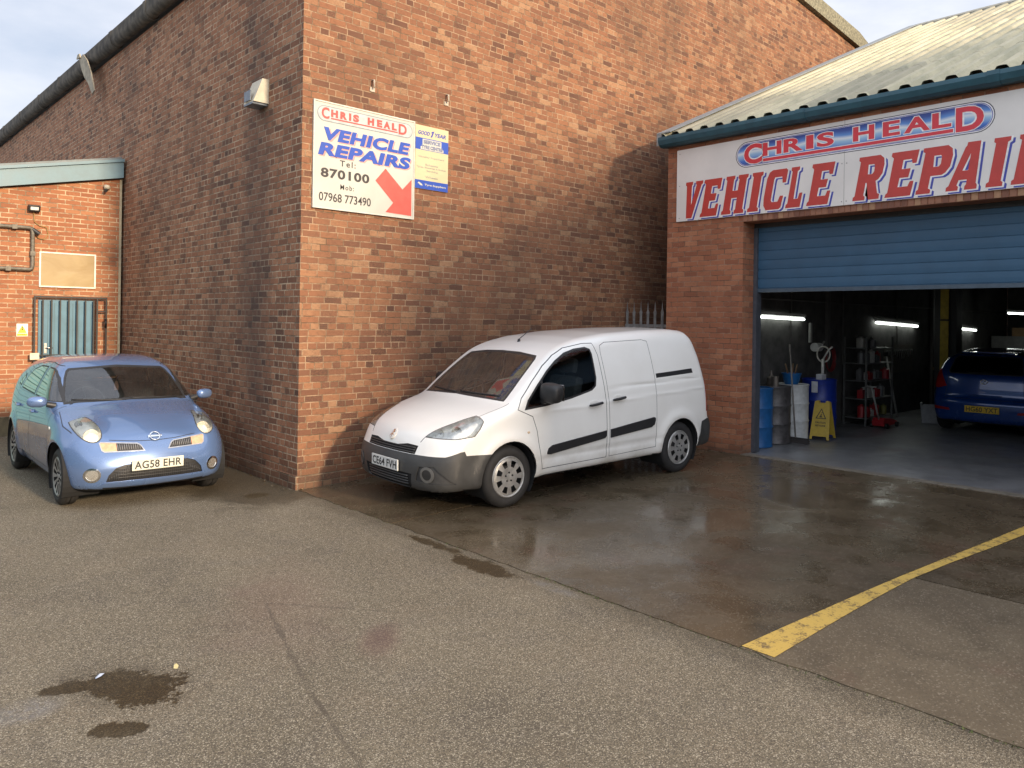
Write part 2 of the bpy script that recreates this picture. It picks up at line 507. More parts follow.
# ================================================================== mesh helpers
class MB:
    """collects shapes and links them as ONE mesh object"""
    def __init__(s):
        s.bm = bmesh.new()
        s.mi = 0

    def face(s, pts, mi=None):
        f = s.bm.faces.new([s.bm.verts.new(p) for p in pts])
        f.material_index = s.mi if mi is None else mi
        return f

    def poly(s, pts2, fn, mi=None):
        """flat polygon (possibly concave) mapped by fn(a,b)->point"""
        vs = [s.bm.verts.new(fn(a, b)) for a, b in pts2]
        for tri in tessellate_polygon([[Vector((a, b, 0)) for a, b in pts2]]):
            f = s.bm.faces.new([vs[i] for i in tri])
            f.material_index = s.mi if mi is None else mi

    def box(s, a, b, bev=0.0, mi=None, M=None):
        x0, y0, z0 = a; x1, y1, z1 = b
        r = bmesh.ops.create_cube(s.bm, size=1.0)
        vs = r['verts']
        for v in vs:
            v.co = Vector(((x0 + x1) / 2 + v.co.x * (x1 - x0), (y0 + y1) / 2 + v.co.y * (y1 - y0), (z0 + z1) / 2 + v.co.z * (z1 - z0)))
        fs = {f for v in vs for f in v.link_faces}
        for f in fs: f.material_index = s.mi if mi is None else mi
        if bev:
            es = list({e for v in vs for e in v.link_edges})
            r2 = bmesh.ops.bevel(s.bm, geom=es, offset=bev, segments=2, affect='EDGES', profile=.6)
            vs = list({v for f in r2['faces'] for v in f.verts} | {v for v in vs if v.is_valid})
            for f in r2['faces']: f.material_index = s.mi if mi is None else mi
        if M is not None:
            for v in vs: v.co = M @ v.co
        return vs

    def prism(s, pts, axis, a, b, mi=None, M=None):
        """extrude a 2D polygon along axis; pts are in the two other axes in xyz order"""
        def P(u, v, w):
            return Vector({'x': (w, u, v), 'y': (u, w, v), 'z': (u, v, w)}[axis])
        A = [s.bm.verts.new(P(u, v, a)) for u, v in pts]
        B = [s.bm.verts.new(P(u, v, b)) for u, v in pts]
        fs = []
        tris = tessellate_polygon([[Vector((u, v, 0)) for u, v in pts]])
        if len(pts) <= 4:
            fs += [s.bm.faces.new(A), s.bm.faces.new(B[::-1])]
        else:
            for tri in tris:
                fs.append(s.bm.faces.new([A[i] for i in tri]))
                fs.append(s.bm.faces.new([B[i] for i in reversed(tri)]))
        n = len(pts)
        for i in range(n):
            fs.append(s.bm.faces.new([A[i], A[(i + 1) % n], B[(i + 1) % n], B[i]]))
        for f in fs: f.material_index = s.mi if mi is None else mi
        if M is not None:
            for v in A + B: v.co = M @ v.co

    def tube(s, path, r, seg=10, closed=False, caps=True, mi=None):
        path = [Vector(p) for p in path]
        rs = r if isinstance(r, (list, tuple)) else [r] * len(path)
        n = len(path)
        rings = []
        up = None
        for i, p in enumerate(path):
            if closed: d = path[(i + 1) % n] - path[i - 1]
            elif i == 0: d = path[1] - path[0]
            elif i == n - 1: d = path[-1] - path[-2]
            else: d = path[i + 1] - path[i - 1]
            d.normalize()
            if up is None:
                up = Vector((0, 0, 1)) if abs(d.z) < .9 else Vector((1, 0, 0))
            a = d.cross(up)
            if a.length < 1e-4: a = d.orthogonal()
            a.normalize()
            b = a.cross(d).normalized()
            up = b
            rings.append([s.bm.verts.new(p + (a * math.cos(t) + b * math.sin(t)) * rs[i])
                          for t in [2 * math.pi * k / seg for k in range(seg)]])
        m = n if closed else n - 1
        for i in range(m):
            A, B = rings[i], rings[(i + 1) % n]
            for k in range(seg):
                f = s.bm.faces.new([A[k], A[(k + 1) % seg], B[(k + 1) % seg], B[k]])
                f.material_index = s.mi if mi is None else mi
                f.smooth = True
        if caps and not closed:
            for Rg in (rings[0][::-1], rings[-1]):
                f = s.bm.faces.new(Rg); f.material_index = s.mi if mi is None else mi

    def lathe(s, prof, M, seg=32, mi=None, close=False):
        """profile of (radius, height) about local z, placed with matrix M"""
        rings = []
        for r, h in prof:
            if r < 1e-6: rings.append([s.bm.verts.new(M @ Vector((0, 0, h)))])
            else: rings.append([s.bm.verts.new(M @ Vector((r * math.cos(2 * math.pi * k / seg), r * math.sin(2 * math.pi * k / seg), h))) for k in range(seg)])
        idx = list(range(len(rings) - 1))
        pairs = [(rings[i], rings[i + 1]) for i in idx]
        if close: pairs.append((rings[-1], rings[0]))
        for A, B in pairs:
            for k in range(seg):
                k2 = (k + 1) % seg
                if len(A) == 1 and len(B) == 1: continue
                if len(A) == 1: vs = [A[0], B[k], B[k2]]
                elif len(B) == 1: vs = [A[k], A[k2], B[0]]
                else: vs = [A[k], A[k2], B[k2], B[k]]
                f = s.bm.faces.new(vs); f.smooth = True
                f.material_index = s.mi if mi is None else mi

    def build(s, name, mats, parent=None, smooth=False, sharp=40, loc=None, recalc=True, keep=False):
        if recalc: bmesh.ops.recalc_face_normals(s.bm, faces=s.bm.faces)
        me = bpy.data.meshes.new(name)
        s.bm.to_mesh(me)
        if not keep: s.bm.free()
        if not isinstance(mats, (list, tuple)): mats = [mats]
        for m in mats: me.materials.append(m)
        if smooth:
            me.shade_smooth()
            me.set_sharp_from_angle(angle=R(sharp))
        o = bpy.data.objects.new(name, me)
        COL.objects.link(o)
        if parent: o.parent = parent
        if loc: o.location = loc
        return o

def tag(o, label=None, cat=None, group=None, kind=None):
    if label: o['label'] = label
    if cat: o['category'] = cat
    if group: o['group'] = group
    if kind: o['kind'] = kind
    return o

def empty(name, loc, rz=0.0):
    o = bpy.data.objects.new(name, None)
    o.empty_display_size = .2
    COL.objects.link(o)
    o.location = loc
    o.rotation_euler = (0, 0, rz)
    return o

def tmesh(body, bold=0.0, spacing=1.0, extrude=0.0):
    cu = bpy.data.curves.new('t', 'FONT')
    cu.body = body
    cu.size = 1
    cu.offset = bold
    cu.space_character = spacing
    cu.extrude = extrude
    cu.resolution_u = 4
    ob = bpy.data.objects.new('t', cu)
    COL.objects.link(ob)
    bpy.context.view_layer.update()
    dg = bpy.context.evaluated_depsgraph_get()
    me = bpy.data.meshes.new_from_object(ob.evaluated_get(dg))
    V = [tuple(v.co) for v in me.vertices]
    F = [tuple(p.vertices) for p in me.polygons]
    bpy.data.objects.remove(ob)
    bpy.data.curves.remove(cu)
    bpy.data.meshes.remove(me)
    return V, F

def text_into(mb, body, a0, a1, b0, b1, fn, bold=0.0, shear=0.0, mi=0, spacing=1.0):
    """write text so that it fills a box; fn(a,b)->point"""
    V, F = tmesh(body, bold, spacing)
    xs = [v[0] for v in V]; ys = [v[1] for v in V]
    x0, x1, y0, y1 = min(xs), max(xs), min(ys), max(ys)
    H = b1 - b0
    w = (a1 - a0) - abs(shear) * H
    vs = []
    for v in V:
        ty = (v[1] - y0) / (y1 - y0)
        a = a0 + (v[0] - x0) / (x1 - x0) * w + (shear * H * ty if shear > 0 else 0)
        vs.append(mb.bm.verts.new(fn(a, b0 + ty * H)))
    for f in F:
        try:
            g = mb.bm.faces.new([vs[i] for i in f]); g.material_index = mi
        except ValueError: pass

# ================================================================== ground
def sheet(name, pts, mat, z=0.0, kind='structure', lab=None):
    mb = MB()
    mb.poly(pts, lambda a, b: Vector((a, b, z(a, b) if callable(z) else z)))
    o = mb.build(name, mat)
    for p in o.data.polygons:
        pass
    tag(o, lab, None, None, kind)
    return o

mb = MB()
mb.face([(-300, -300, 0), (300, -300, 0), (300, 300, 0), (-300, 300, 0)])
yard = tag(mb.build('ground', M_ASPHALT), 'rough grey brown asphalt yard with wet patches', None, None, 'structure')

SL = .018                                   # the concrete falls away from the workshop door
def slab(name, pts, mat, lab):
    """concrete bay with a slightly ragged real edge thickness"""
    mb = MB()
    out = []
    n = len(pts)
    rnd = random.Random(len(name) * 7 + int(abs(pts[0][1]) * 10))
    for i in range(n):
        (x0, y0), (x1, y1) = pts[i], pts[(i + 1) % n]
        Ln = math.hypot(x1 - x0, y1 - y0)
        k = max(1, int(min(Ln, 14) / .10)) if abs(x1 - x0) < .3 and x0 < .1 else 1
        for j in range(k):
            f = j / k
            jx = rnd.uniform(-.016, .016) if (k > 1 and j) else 0
            out.append((x0 + (x1 - x0) * f + jx, y0 + (y1 - y0) * f))
    top = [mb.bm.verts.new((x, y, .006 + SL * max(x, 0))) for x, y in out]
    bot = [mb.bm.verts.new((x - (.004 if x < .1 else 0), y, -.12)) for x, y in out]
    for tri in tessellate_polygon([[Vector((x, y, 0)) for x, y in out]]):
        mb.bm.faces.new([top[i] for i in tri])
    m = len(out)
    for i in range(m):
        mb.bm.faces.new([top[i], top[(i + 1) % m], bot[(i + 1) % m], bot[i]])
    o = mb.build(name, mat)
    return tag(o, lab, None, None, 'structure')

XG = 5.554                                  # garage front plane
GYL = -2.26 + 1.28                         # its left corner (y)
slab('concrete_apron', [(0, 0), (0, -1.865), (XG, -1.865), (XG, 0)], M_SLAB, 'damp brown concrete bay beside the gable wall')
slab('concrete_apron', [(0, -1.877), (0, -5.515), (2.05, -5.70), (XG, -6.12), (XG, -1.877)], M_SLAB, 'dark wet concrete bay in front of the workshop door')
slab('concrete_apron', [(0, -5.527), (0, -18), (2.03, -18), (2.03, -5.710)], M_ROUGH, 'gritty lighter concrete bay beyond the yellow line')
slab('concrete_apron', [(2.05, -5.712), (2.05, -18), (XG, -18), (XG, -6.132)], M_SLAB, 'dark concrete bay right of the yellow line')
sheet('ground_joint', [(0.01, -.01), (0.01, -18), (XG - .01, -18), (XG - .01, -.01)], simple('joint_dirt', (.035, .03, .022), .9), z=lambda a, b: -.004 + SL * a)
# painted line
mb = MB()
zz = lambda a, b: Vector((a, b, .010 + SL * a))
def strip(pa, pb):
    n = len(pa)
    for i in range(n - 1):
        mb.face([zz(*pa[i]), zz(*pa[i + 1]), zz(*pb[i + 1]), zz(*pb[i])])
ya = [(.02, -5.525), (.5, -5.565), (1.0, -5.61), (1.5, -5.655), (2.0, -5.705), (2.6, -5.775), (3.3, -5.86), (4.2, -5.96), (XG, -6.13)]
yb = [(.02, -5.735), (.5, -5.740), (1.0, -5.748), (1.5, -5.762), (2.0, -5.785), (2.6, -5.855), (3.3, -5.96), (4.2, -6.075), (XG, -6.27)]
strip(ya, yb)
tag(mb.build('yellow_line', M_YELLOW), 'worn yellow painted line across the concrete', None, None, 'structure')
# door threshold strip and workshop floor
mb = MB(); mb.box((XG, -7.3, .0), (XG + .16, -2.262, .112)); tag(mb.build('threshold', simple('threshold_concrete', (.17, .15, .12), .6, var=.25, scale=9)), None, None, None, 'structure')
mb = MB(); mb.face([(XG + .16, -14, .105), (XG + 17, -14, .105), (XG + 17, -1.2, .105), (XG + .16, -1.2, .105)])
tag(mb.build('workshop_floor', M_FLOOR), 'grey concrete workshop floor', None, None, 'structure')
# moss and weeds along the slab joint
mb = MB()
rg = random.Random(5)
for i in range(900):
    y = -rg.uniform(3.6, 8.5) if rg.random() < .8 else -rg.uniform(0, 4)
    dens = .5 + .5 * math.sin(y * 3.1) * math.sin(y * 7.7 + 1)
    if rg.random() > dens: continue
    x = rg.gauss(-.012, .010)
    a = rg.uniform(0, 6.28); l = rg.uniform(.006, .018); h = rg.uniform(.004, .014)
    dx, dy = math.cos(a) * l, math.sin(a) * l
    mb.face([(x - dy * .3, y + dx * .3, .001), (x + dy * .3, y - dx * .3, .001), (x + dx, y + dy, h)])
for (yy0, xx) in ((-5.78, 2.04),):
    pass
tag(mb.build('moss', simple('moss', (.06, .075, .02), .9, var=.4, scale=30)), 'thin line of moss in the joint between asphalt and concrete', 'moss', None, 'stuff')

# ================================================================== brick building
T_LEN = 20.5
root = empty('brick_building', (0, 0, 0))
tag(root, 'tall old brick works building with plain gable wall and dark side wall', 'building')
prof = [(0, 6.60), (1.6, 7.45), (3.2, 8.12), (5.2, 8.72), (7.4, 9.05), (9.4, 9.10), (11.4, 8.93), (14.4, 8.64), (16.4, 8.1), (18.6, 7.3), (T_LEN, 6.6)]
mb = MB(); mb.prism([(0, -.1), (T_LEN, -.1)] + prof[::-1], 'y', 0.0, .33)
for f in mb.bm.faces:
    if all(v.co.x < .001 for v in f.verts): f.material_index = 1
mb.build('gable_wall', [M_GABLE, M_SIDE], root)
mb = MB(); mb.box((0.0, .331, -.1), (.33, 34, 6.58)); mb.build('side_wall', M_SIDE, root)
# plinth course at the foot
mb = MB()
mb.box((-.035, -.03, -.05), (-.001, 6.36, .16), mi=0)
o = mb.build('plinth', M_SIDE, root)
mb = MB(); mb.box((.001, -.03, -.05), (5.9, -.001, .15)); mb.build('plinth', M_GABLE, root)
# roof
mb = MB()
for i in range(len(prof) - 1):
    (x0, z0), (x1, z1) = prof[i], prof[i + 1]
    mb.face([(x0, -.02, z0 + .12), (x1, -.02, z1 + .12), (x1, 34, z1 + .12), (x0, 34, z0 + .12)])
mb.build('roof', simple('old_roof_sheet', (.12, .115, .10), .9, var=.3, scale=6), root)
mb = MB()
for i in range(len(prof) - 1):
    (x0, z0), (x1, z1) = prof[i], prof[i + 1]
    mb.prism([(x0, z0 - .02), (x1, z1 - .02), (x1, z1 + .32), (x0, z0 + .32)], 'y', -.10, .12)
mb.build('verge_trim', simple('lichen_concrete', (.19, .175, .115), .95, var=.5, scale=22, bump=.4), root)
# big eaves gutter of asbestos cement with joints
mb = MB()
sec = []
for k in range(13):
    a = math.pi + math.pi * k / 12
    sec.append((-.085 + .10 * math.cos(a), 6.72 + .12 * math.sin(a)))
sec += [(.02, 6.84), (-.02, 6.90), (-.10, 6.92), (-.185, 6.86)]
mb.prism(sec, 'y', -.12, 34)
for yj in [1.1, 3.0, 4.8, 6.6, 8.3, 10.2, 12, 14, 16, 18.4, 21, 24]:
    s2 = [(-.11 + (x + .11) * 1.10, 6.80 + (z - 6.80) * 1.08) for x, z in sec]
    mb.prism(s2, 'y', yj, yj + .13)
mb.build('gutter', simple('gutter_cement', (.075, .064, .050), .9, var=.6, scale=7, bump=.5), root, smooth=True, sharp=35)
# broken pale flashing that hangs from the gutter
mb = MB()
pts = [(8.42, 6.80), (8.15, 6.82), (7.86, 6.64), (7.60, 6.36), (7.36, 5.98), (7.50, 5.94), (7.78, 6.20), (8.00, 6.34), (8.24, 6.56)]
mb.prism(pts, 'x', -.245, -.225)
mb.prism([(a_, b_) for a_, b_ in [(8.25, 6.78), (8.5, 6.80), (8.42, 6.87), (8.3, 6.86)]], 'x', -.27, -.246)
mb.build('flashing', simple('pale_flashing', (.30, .26, .19), .8, var=.3, scale=10), root)

# wall light / alarm box on the side wall near the corner
r_ = empty('wall_lamp', (0, 1.01, 4.62)); tag(r_, 'wedge-shaped cream and grey bulkhead lamp high on the dark side wall', 'wall lamp')
mb = MB(); mb.prism([(-.19, -.12), (0, -.12), (0, .17), (-.08, .17)], 'y', -.16, .12)
mb.build('housing', simple('cream_plastic', (.46, .42, .33), .6, var=.12), r_)
mb = MB(); mb.box((-.205, -.10, -.10), (-.192, .07, .02)); mb.prism([(-.192, -.145), (-.004, -.145), (-.004, -.123), (-.192, -.123)], 'y', -.14, .10)
mb.build('lens', simple('smoky_lens', (.13, .15, .18), .25, var=.2), r_)

# little fixings left above the sign
for (x, z, lb) in ((.905, 4.80, 'small rusty screw eye in the gable above the white sign'), (2.03, 4.86, 'small rusty screw eye in the gable above the cream sign')):
    mb = MB(); mb.tube([(x, -.002, z), (x, -.05, z - .01), (x, -.052, z - .10)], .011, 6)
    mb.box((x - .035, -.012, z - .14), (x + .035, -.001, z - .09))
    tag(mb.build('wall_fixing', simple('rusty_white', (.42, .36, .28), .7, var=.4, scale=40)), lb, 'fixing', 'fixings above the wall signs')

# ------------------------------------------------------------------ annex
AY = 6.38
ar = empty('annex_building', (-1.6, AY, 0)); tag(ar, 'low modern orange brick annex with pale mortar and teal fascia', 'building')
def loc(o):
    o.location = -Vector(ar.location)
    return o
topz = lambda x: 4.29 + .212 * x
mb = MB(); mb.prism([(-10, -.1), (-.036, -.1), (-.036, topz(-.036)), (-10, topz(-10))], 'y', AY, AY + .3)
loc(mb.build('wall', M_ANNEX, ar))
mb = MB(); mb.prism([(-10, topz(-10) + .012), (-.04, topz(-.04) + .012), (-.04, topz(-.04) + .28), (-10, topz(-10) + .28)], 'y', AY - .10, AY + .6)
mb.prism([(-10, topz(-10) + .282), (-.037, topz(-.037) + .282), (-.037, topz(-.037) + .33), (-10, topz(-10) + .33)], 'y', AY - .13, AY + .63)
loc(mb.build('fascia', simple('teal_fascia', (.12, .21, .25), .45, var=.1, scale=5), ar))
mb = MB(); mb.prism([(-10, topz(-10) + .34), (-.04, topz(-.04) + .34), (-.04, topz(-.04) + .38), (-10, topz(-10) + .38)], 'y', AY + .0, AY + 14)
loc(mb.build('roof', simple('annex_roof', (.2, .22, .22), .7), ar))
mb = MB(); mb.box((-10, AY - .05, -.05), (-.04, AY - .001, .30))
loc(mb.build('plinth', simple('green_stained_concrete', (.13, .105, .06), .9, var=.35, scale=5, bump=.3), ar))
mb = MB(); mb.box((-.075, AY - .012, .3), (-.038, AY - .002, topz(-.07) - .01)); loc(mb.build('mastic_joint', simple('cream_mastic', (.42, .36, .24), .8), ar))
pp = []; z_ = .32
while z_ < 3.0: pp += [(AY - .03, z_), (AY - .055, z_ + .02), (AY - .055, z_ + .07), (AY - .03, z_ + .09)]; z_ += .15
mb = MB(); mb.prism(pp + [(AY - .006, 3.02), (AY - .006, .32)], 'x', -9.2, -2.05)
loc(mb.build('shutter', simple('teal_shutter', (.10, .24, .25), .5, var=.1), ar))
# door recessed in wall with frame
DX0, DX1, DZ = -1.27, -.46, 2.165
mb = MB(); mb.box((DX0, AY - .035, .02), (DX1, AY - .004, DZ), bev=.004)
for k in range(9):
    xk = DX0 + .045 + k * (DX1 - DX0 - .09) / 8
    mb.box((xk - .004, AY - .0375, .06), (xk + .004, AY - .034, DZ - .05), mi=1)
dr = loc(mb.build('door', [simple('teal_door_paint', (.075, .18, .25), .45, var=.12, scale=4), simple('teal_groove', (.07, .13, .15), .6)], ar))
mb = MB(); mb.box((-1.185, AY - .05, 1.30), (-1.150, AY - .036, 1.46)); mb.tube([(-1.167, AY - .05, 1.39), (-1.167, AY - .085, 1.39), (-1.07, AY - .085, 1.385)], .010, 8)
h_ = mb.build('handle', simple('brushed_steel', (.62, .60, .55), .3, 1.0), dr)
# security gate over the door
gr_ = empty('security_gate', (-.87, AY - .2, 0)); tag(gr_, 'black iron bar gate in a frame over the teal door', 'gate')
black = simple('black_iron', (.009, .009, .009), .5, var=.3)
gx = lambda o: (setattr(o, 'location', -Vector(gr_.location)), o)[1]
mb = MB(); YG = AY - .10
for xk in (-1.335, -.425, -.285): mb.box((xk - .012, YG - .012, .02), (xk + .012, YG + .012, 2.20))
mb.box((-1.347, YG - .014, 2.201), (-.273, YG + .014, 2.228))
for z_ in (1.98, .5): mb.box((-.421, YG - .009, z_), (-.290, YG + .009, z_ + .02))
gx(mb.build('frame', black, gr_))
for k in range(7):
    mb = MB()
    xk = -1.22 + k * .1235
    mb.box((xk - .011, YG - .010, .06), (xk + .011, YG + .010, 2.17)); gx(mb.build('bar', black, gr_))
for z_ in (1.27, .30):
    mb = MB(); mb.box((-1.30, YG - .016, z_ - .012), (-.45, YG - .011, z_ + .012)); gx(mb.build('cross_rail', black, gr_))
mb = MB(); mb.box((-1.40, YG - .045, 1.20), (-1.27, YG - .017, 1.31), bev=.008); gx(mb.build('lock_box', simple('cream_lock', (.66, .58, .42), .5), gr_))
mb = MB(); mb.tube([(-.30, YG - .02, 1.86), (-.30, YG - .055, 1.8), (-.30, YG - .02, 1.72)], .018, 8); gx(mb.build('hinge', black, gr_))
# annex wall things
mb = MB(); mb.box((-1.262, AY - .03, 2.375), (-.432, AY - .002, 2.945), mi=0)
def mat_board():
    t = NT('faded_sign_film')
    o = t.obj(); n = t.noise(t.vscale(o, (1, 1, 1.6)), 1.5, 4, .5, .6)
    c = t.mix(t.sstep(n, .35, .7), (.30, .205, .085), (.37, .27, .125))
    return t.end(t.bsdf(c, .35, 0, .5, normal=t.bump(n, .35, .02)))
mb.bm.free(); sg = empty('faded_sign_board', (-.85, AY, 2.66)); tag(sg, 'blank brown faded sign board in a white frame above the teal door', 'sign')
mb = MB(); mb.box((-.39, -.022, -.265), (.39, -.003, .265)); mb.build('panel', mat_board(), sg)
mb = MB()
for a, b in (((-.415, -.03, .265), (.415, -.002, .287)), ((-.415, -.03, -.287), (.415, -.002, -.265)), ((-.415, -.03, -.2645), (-.392, -.002, .2645)), ((.392, -.03, -.2645), (.415, -.002, .2645))): mb.box(a, b)
mb.build('frame', simple('white_frame', (.72, .68, .58), .5), sg)
# warning sign
ws_ = empty('warning_sign', (-1.485, AY, 1.68)); tag(ws_, 'small white and yellow triangle warning notice left of the teal door', 'warning sign')
mb = MB(); mb.box((-.078, -.008, -.105), (.078, -.002, .095)); mb.build('plate', simple('white_notice', (.78, .77, .70), .5), ws_)
fy = lambda a, b: Vector((a, -.010, b))
mb = MB(); mb.poly([(-.062, -.052), (.062, -.052), (0, .072)], fy); mb.poly([(-.070, -.097), (.070, -.097), (.070, -.062), (-.070, -.062)], fy)
mb.build('triangle', simple('warning_yellow', (.85, .72, .03), .5), ws_)
fy2 = lambda a, b: Vector((a, -.0115, b))
mb = MB(); mb.poly([(-.006, .045), (.010, .045), (.003, .012), (.013, .012), (-.006, -.038), (-.001, -.004), (-.012, -.004)], fy2)
text_into(mb, 'DANGER', -.045, .045, -.090, -.070, fy2, .02); mb.build('marking', simple('notice_black', (.02, .02, .02), .6), ws_)
# flood light
fl = empty('flood_light', (-1.355, AY, 3.64)); tag(fl, 'small black floodlight with a pale lens on the annex wall', 'floodlight')
mb = MB(); mb.box((-.085, -.10, -.05), (.085, -.04, .055), bev=.012, M=Matrix.Rotation(R(12), 4, 'X')); mb.box((-.02, -.05, -.02), (.02, -.002, .03)); mb.build('housing', black, fl)
mb = MB(); mb.box((-.055, -.108, -.022), (.055, -.101, .026), M=Matrix.Rotation(R(12), 4, 'X')); mb.build('lens', simple('floodlight_lens', (.8, .78, .7), .2), fl)
# cctv dome
cc = empty('security_camera', (-.29, AY, 4.075)); tag(cc, 'small cream security camera under the annex fascia', 'camera')
mb = MB(); mb.lathe([(0, .05), (.04, .045), (.05, .02), (.045, -.02), (0, -.03)], Matrix.Translation((0, -.05, .02)), 14); mb.build('housing', simple('cream_plastic', (.46, .42, .33)), cc)
mb = MB(); mb.tube([(-.01, -.06, -.012), (-.035, -.12, -.045)], .026, 10); mb.build('lens_tube', simple('dark_plastic', (.03, .03, .03), .4), cc)
# pipe frame
pf = empty('cable_conduit', (-1.6, AY, 3.0)); tag(pf, 'grey pipe conduit that bends down the annex wall', 'pipe')
greyp = simple('dull_grey_pipe', (.16, .145, .115), .6, .3, var=.3, scale=20)
P_ = lambda x, z, d=.06: (x + 1.6, -d, z - 3.0)
mb = MB(); mb.tube([P_(-6, 3.31), P_(-1.42, 3.31), P_(-1.385, 3.30), P_(-1.37, 3.26), P_(-1.365, 2.72), P_(-1.375, 2.66), P_(-1.40, 2.645), P_(-6, 2.645)], .030, 10)
for x_, z_ in ((-1.62, 3.31), (-1.368, 2.9), (-1.7, 2.645)): mb.box((x_ + 1.6 - .035, -.095, z_ - 3.035), (x_ + 1.6 + .035, -.002, z_ - 2.965))
mb.build('pipe', greyp, pf, smooth=True)
mb = MB(); mb.tube([P_(-1.37, 3.29), P_(-1.31, 3.24, .08), P_(-1.28, 3.22, .09)], .034, 10); mb.build('socket', simple('dark_plastic', (.03, .03, .03)), pf, smooth=True)
mb = MB(); mb.tube([P_(-1.355 + 0, 3.60, .03), P_(-1.34, 3.42, .02), P_(-1.27, 3.36, .02), P_(-1.17, 3.34, .02), P_(-1.145, 3.24, .02), P_(-1.2, 3.14, .02), P_(-1.29, 3.16, .03), P_(-1.31, 3.22, .05)], .007, 6)
mb.build('cable', simple('amber_cable', (.32, .20, .06), .5), pf)

# ================================================================== wall signs on gable
fg = lambda d: (lambda a, b: Vector((a, -d, b)))
red_s = simple('sign_red', (.62, .055, .05), .45, var=.05)
arrow_red = simple('faded_red', (.56, .085, .065), .5, var=.08)
blue_s = simple('sign_blue', (.018, .065, .36), .45, var=.05)
white_s = simple('sign_white', (.47, .46, .405), .5, var=.04, scale=3)
cream_s = simple('sign_cream', (.48, .44, .27), .5, var=.05, scale=3)
pink_s = simple('sign_pink', (.50, .27, .24), .5)
ink = simple('sign_ink', (.035, .03, .03), .5)
grey_s = simple('sign_grey', (.20, .23, .24), .5)
navy = simple('sign_navy', (.035, .045, .30), .45)

def pill(u0, u1, z0, z1, n=12):
    r = (z1 - z0) / 2
    c = (z0 + z1) / 2
    pts = [(u1 - r + r * math.sin(math.pi * k / n), c + r * math.cos(math.pi * k / n)) for k in range(n + 1)]
    pts += [(u0 + r - r * math.sin(math.pi * k / n), c - r * math.cos(math.pi * k / n)) for k in range(n + 1)]
    return pts

s1 = empty('garage_wall_sign', (.825, -.001, 3.8)); tag(s1, 'white painted vehicle repairs sign with phone numbers and red arrow on the gable', 'sign')
q = lambda d: (lambda a, b: Vector((a - .825, -d, b - 3.8)))
mb = MB(); mb.box((.125 - .825, -.022, 3.185 - 3.8), (1.525 - .825, -.002, 4.414 - 3.8)); mb.build('board', white_s, s1)
mb = MB()
for a, b in (((-.70, -.03, .600), (.70, -.0225, .614)), ((-.70, -.03, -.615), (.70, -.0225, -.601)), ((-.70, -.03, -.6005), (-.686, -.0225, .5995)), ((.686, -.03, -.6005), (.70, -.0225, .5995))): mb.box(a, b)
mb.build('frame', simple('aluminium_edge', (.55, .54, .48), .5), s1)
mb = MB(); mb.poly(pill(.17, 1.49, 4.185, 4.365), q(.0235)); mb.poly(pill(.18, 1.48, 4.195, 4.355), q(.0245), 1)
mb.build('name_panel', [grey_s, simple('panel_pale', (.40, .43, .42), .5)], s1)
mb = MB()
text_into(mb, 'C', .225, .325, 4.215, 4.345, q(.0262), .03)
for ch, a, b in (('H', .345, .435), ('R', .465, .555), ('I', .58, .61), ('S', .635, .715), ('H', .835, .925), ('E', .965, 1.04), ('A', 1.06, 1.155), ('L', 1.18, 1.25)):
    text_into(mb, ch, a, b, 4.248, 4.335, q(.0262), .065)
text_into(mb, 'D', 1.28, 1.40, 4.215, 4.345, q(.0262), .03)
mb.poly([(.345, 4.222), (1.265, 4.222), (1.265, 4.238), (.345, 4.238)], q(.0262)); mb.build('lettering', simple('faded_letter_red', (.52, .075, .06), .5), s1)
mb = MB()
for word, a, b, z0, z1 in (('VEHICLE', .215, 1.46, 3.975, 4.125), ('REPAIRS', .185, 1.48, 3.795, 3.945)):
    text_into(mb, word, a + .018, b + .018, z0 - .012, z1 - .012, q(.0235), .055, .28, 0, 1.06)
    text_into(mb, word, a, b, z0, z1, q(.0255), .05, .28, 1, 1.06)
mb.build('lettering', [pink_s, blue_s], s1)
mb = MB()
text_into(mb, 'Tel:', .47, .68, 3.70, 3.77, q(.024), .012, 0, 0, 1.25)
text_into(mb, '870100', .225, .87, 3.545, 3.655, q(.024), .035, 0, 0, 1.1)
text_into(mb, 'Mob:', .48, .66, 3.43, 3.49, q(.024), .008, 0, 0, 1.25)
text_into(mb, '07968 773490', .205, .895, 3.275, 3.375, q(.024), .012, 0, 0, 1.0)
mb.build('phone_lettering', ink, s1)
mb = MB(); mb.poly([(1.097, 3.762), (1.35, 3.54), (1.485, 3.68), (1.487, 3.225), (1.106, 3.235), (1.215, 3.36), (.955, 3.60)], q(.0245)); mb.build('arrow', arrow_red, s1)

s2 = empty('tyre_sign', (1.80, -.001, 4.0)); tag(s2, 'narrow cream and blue tyre dealer sign beside the larger white sign', 'sign')
q2 = lambda d: (lambda a, b: Vector((a - 1.80, -d, b - 4.0)))
mb = MB(); mb.box((1.54 - 1.8, -.016, 3.59 - 4), (2.065 - 1.8, -.002, 4.392 - 4)); mb.build('board', cream_s, s2)
mb = MB()
mb.poly([(1.541, 4.085), (2.064, 4.085), (2.064, 4.235), (1.541, 4.235)], q2(.0175), 0)
mb.poly([(1.541, 3.591), (2.064, 3.591), (2.064, 3.70), (1.541, 3.70)], q2(.0175), 0)
mb.poly([(1.62, 4.09), (1.985, 4.09), (1.985, 4.125), (1.95, 4.13), (1.95, 4.225), (1.65, 4.225), (1.65, 4.13), (1.62, 4.125)], q2(.0185), 1)
text_into(mb, 'SERVICE', 1.665, 1.935, 4.165, 4.215, q2(.0195), .07, 0, 2)
text_into(mb, 'TYRE CENTRE', 1.635, 1.97, 4.10, 4.148, q2(.0195), .07, 0, 2)
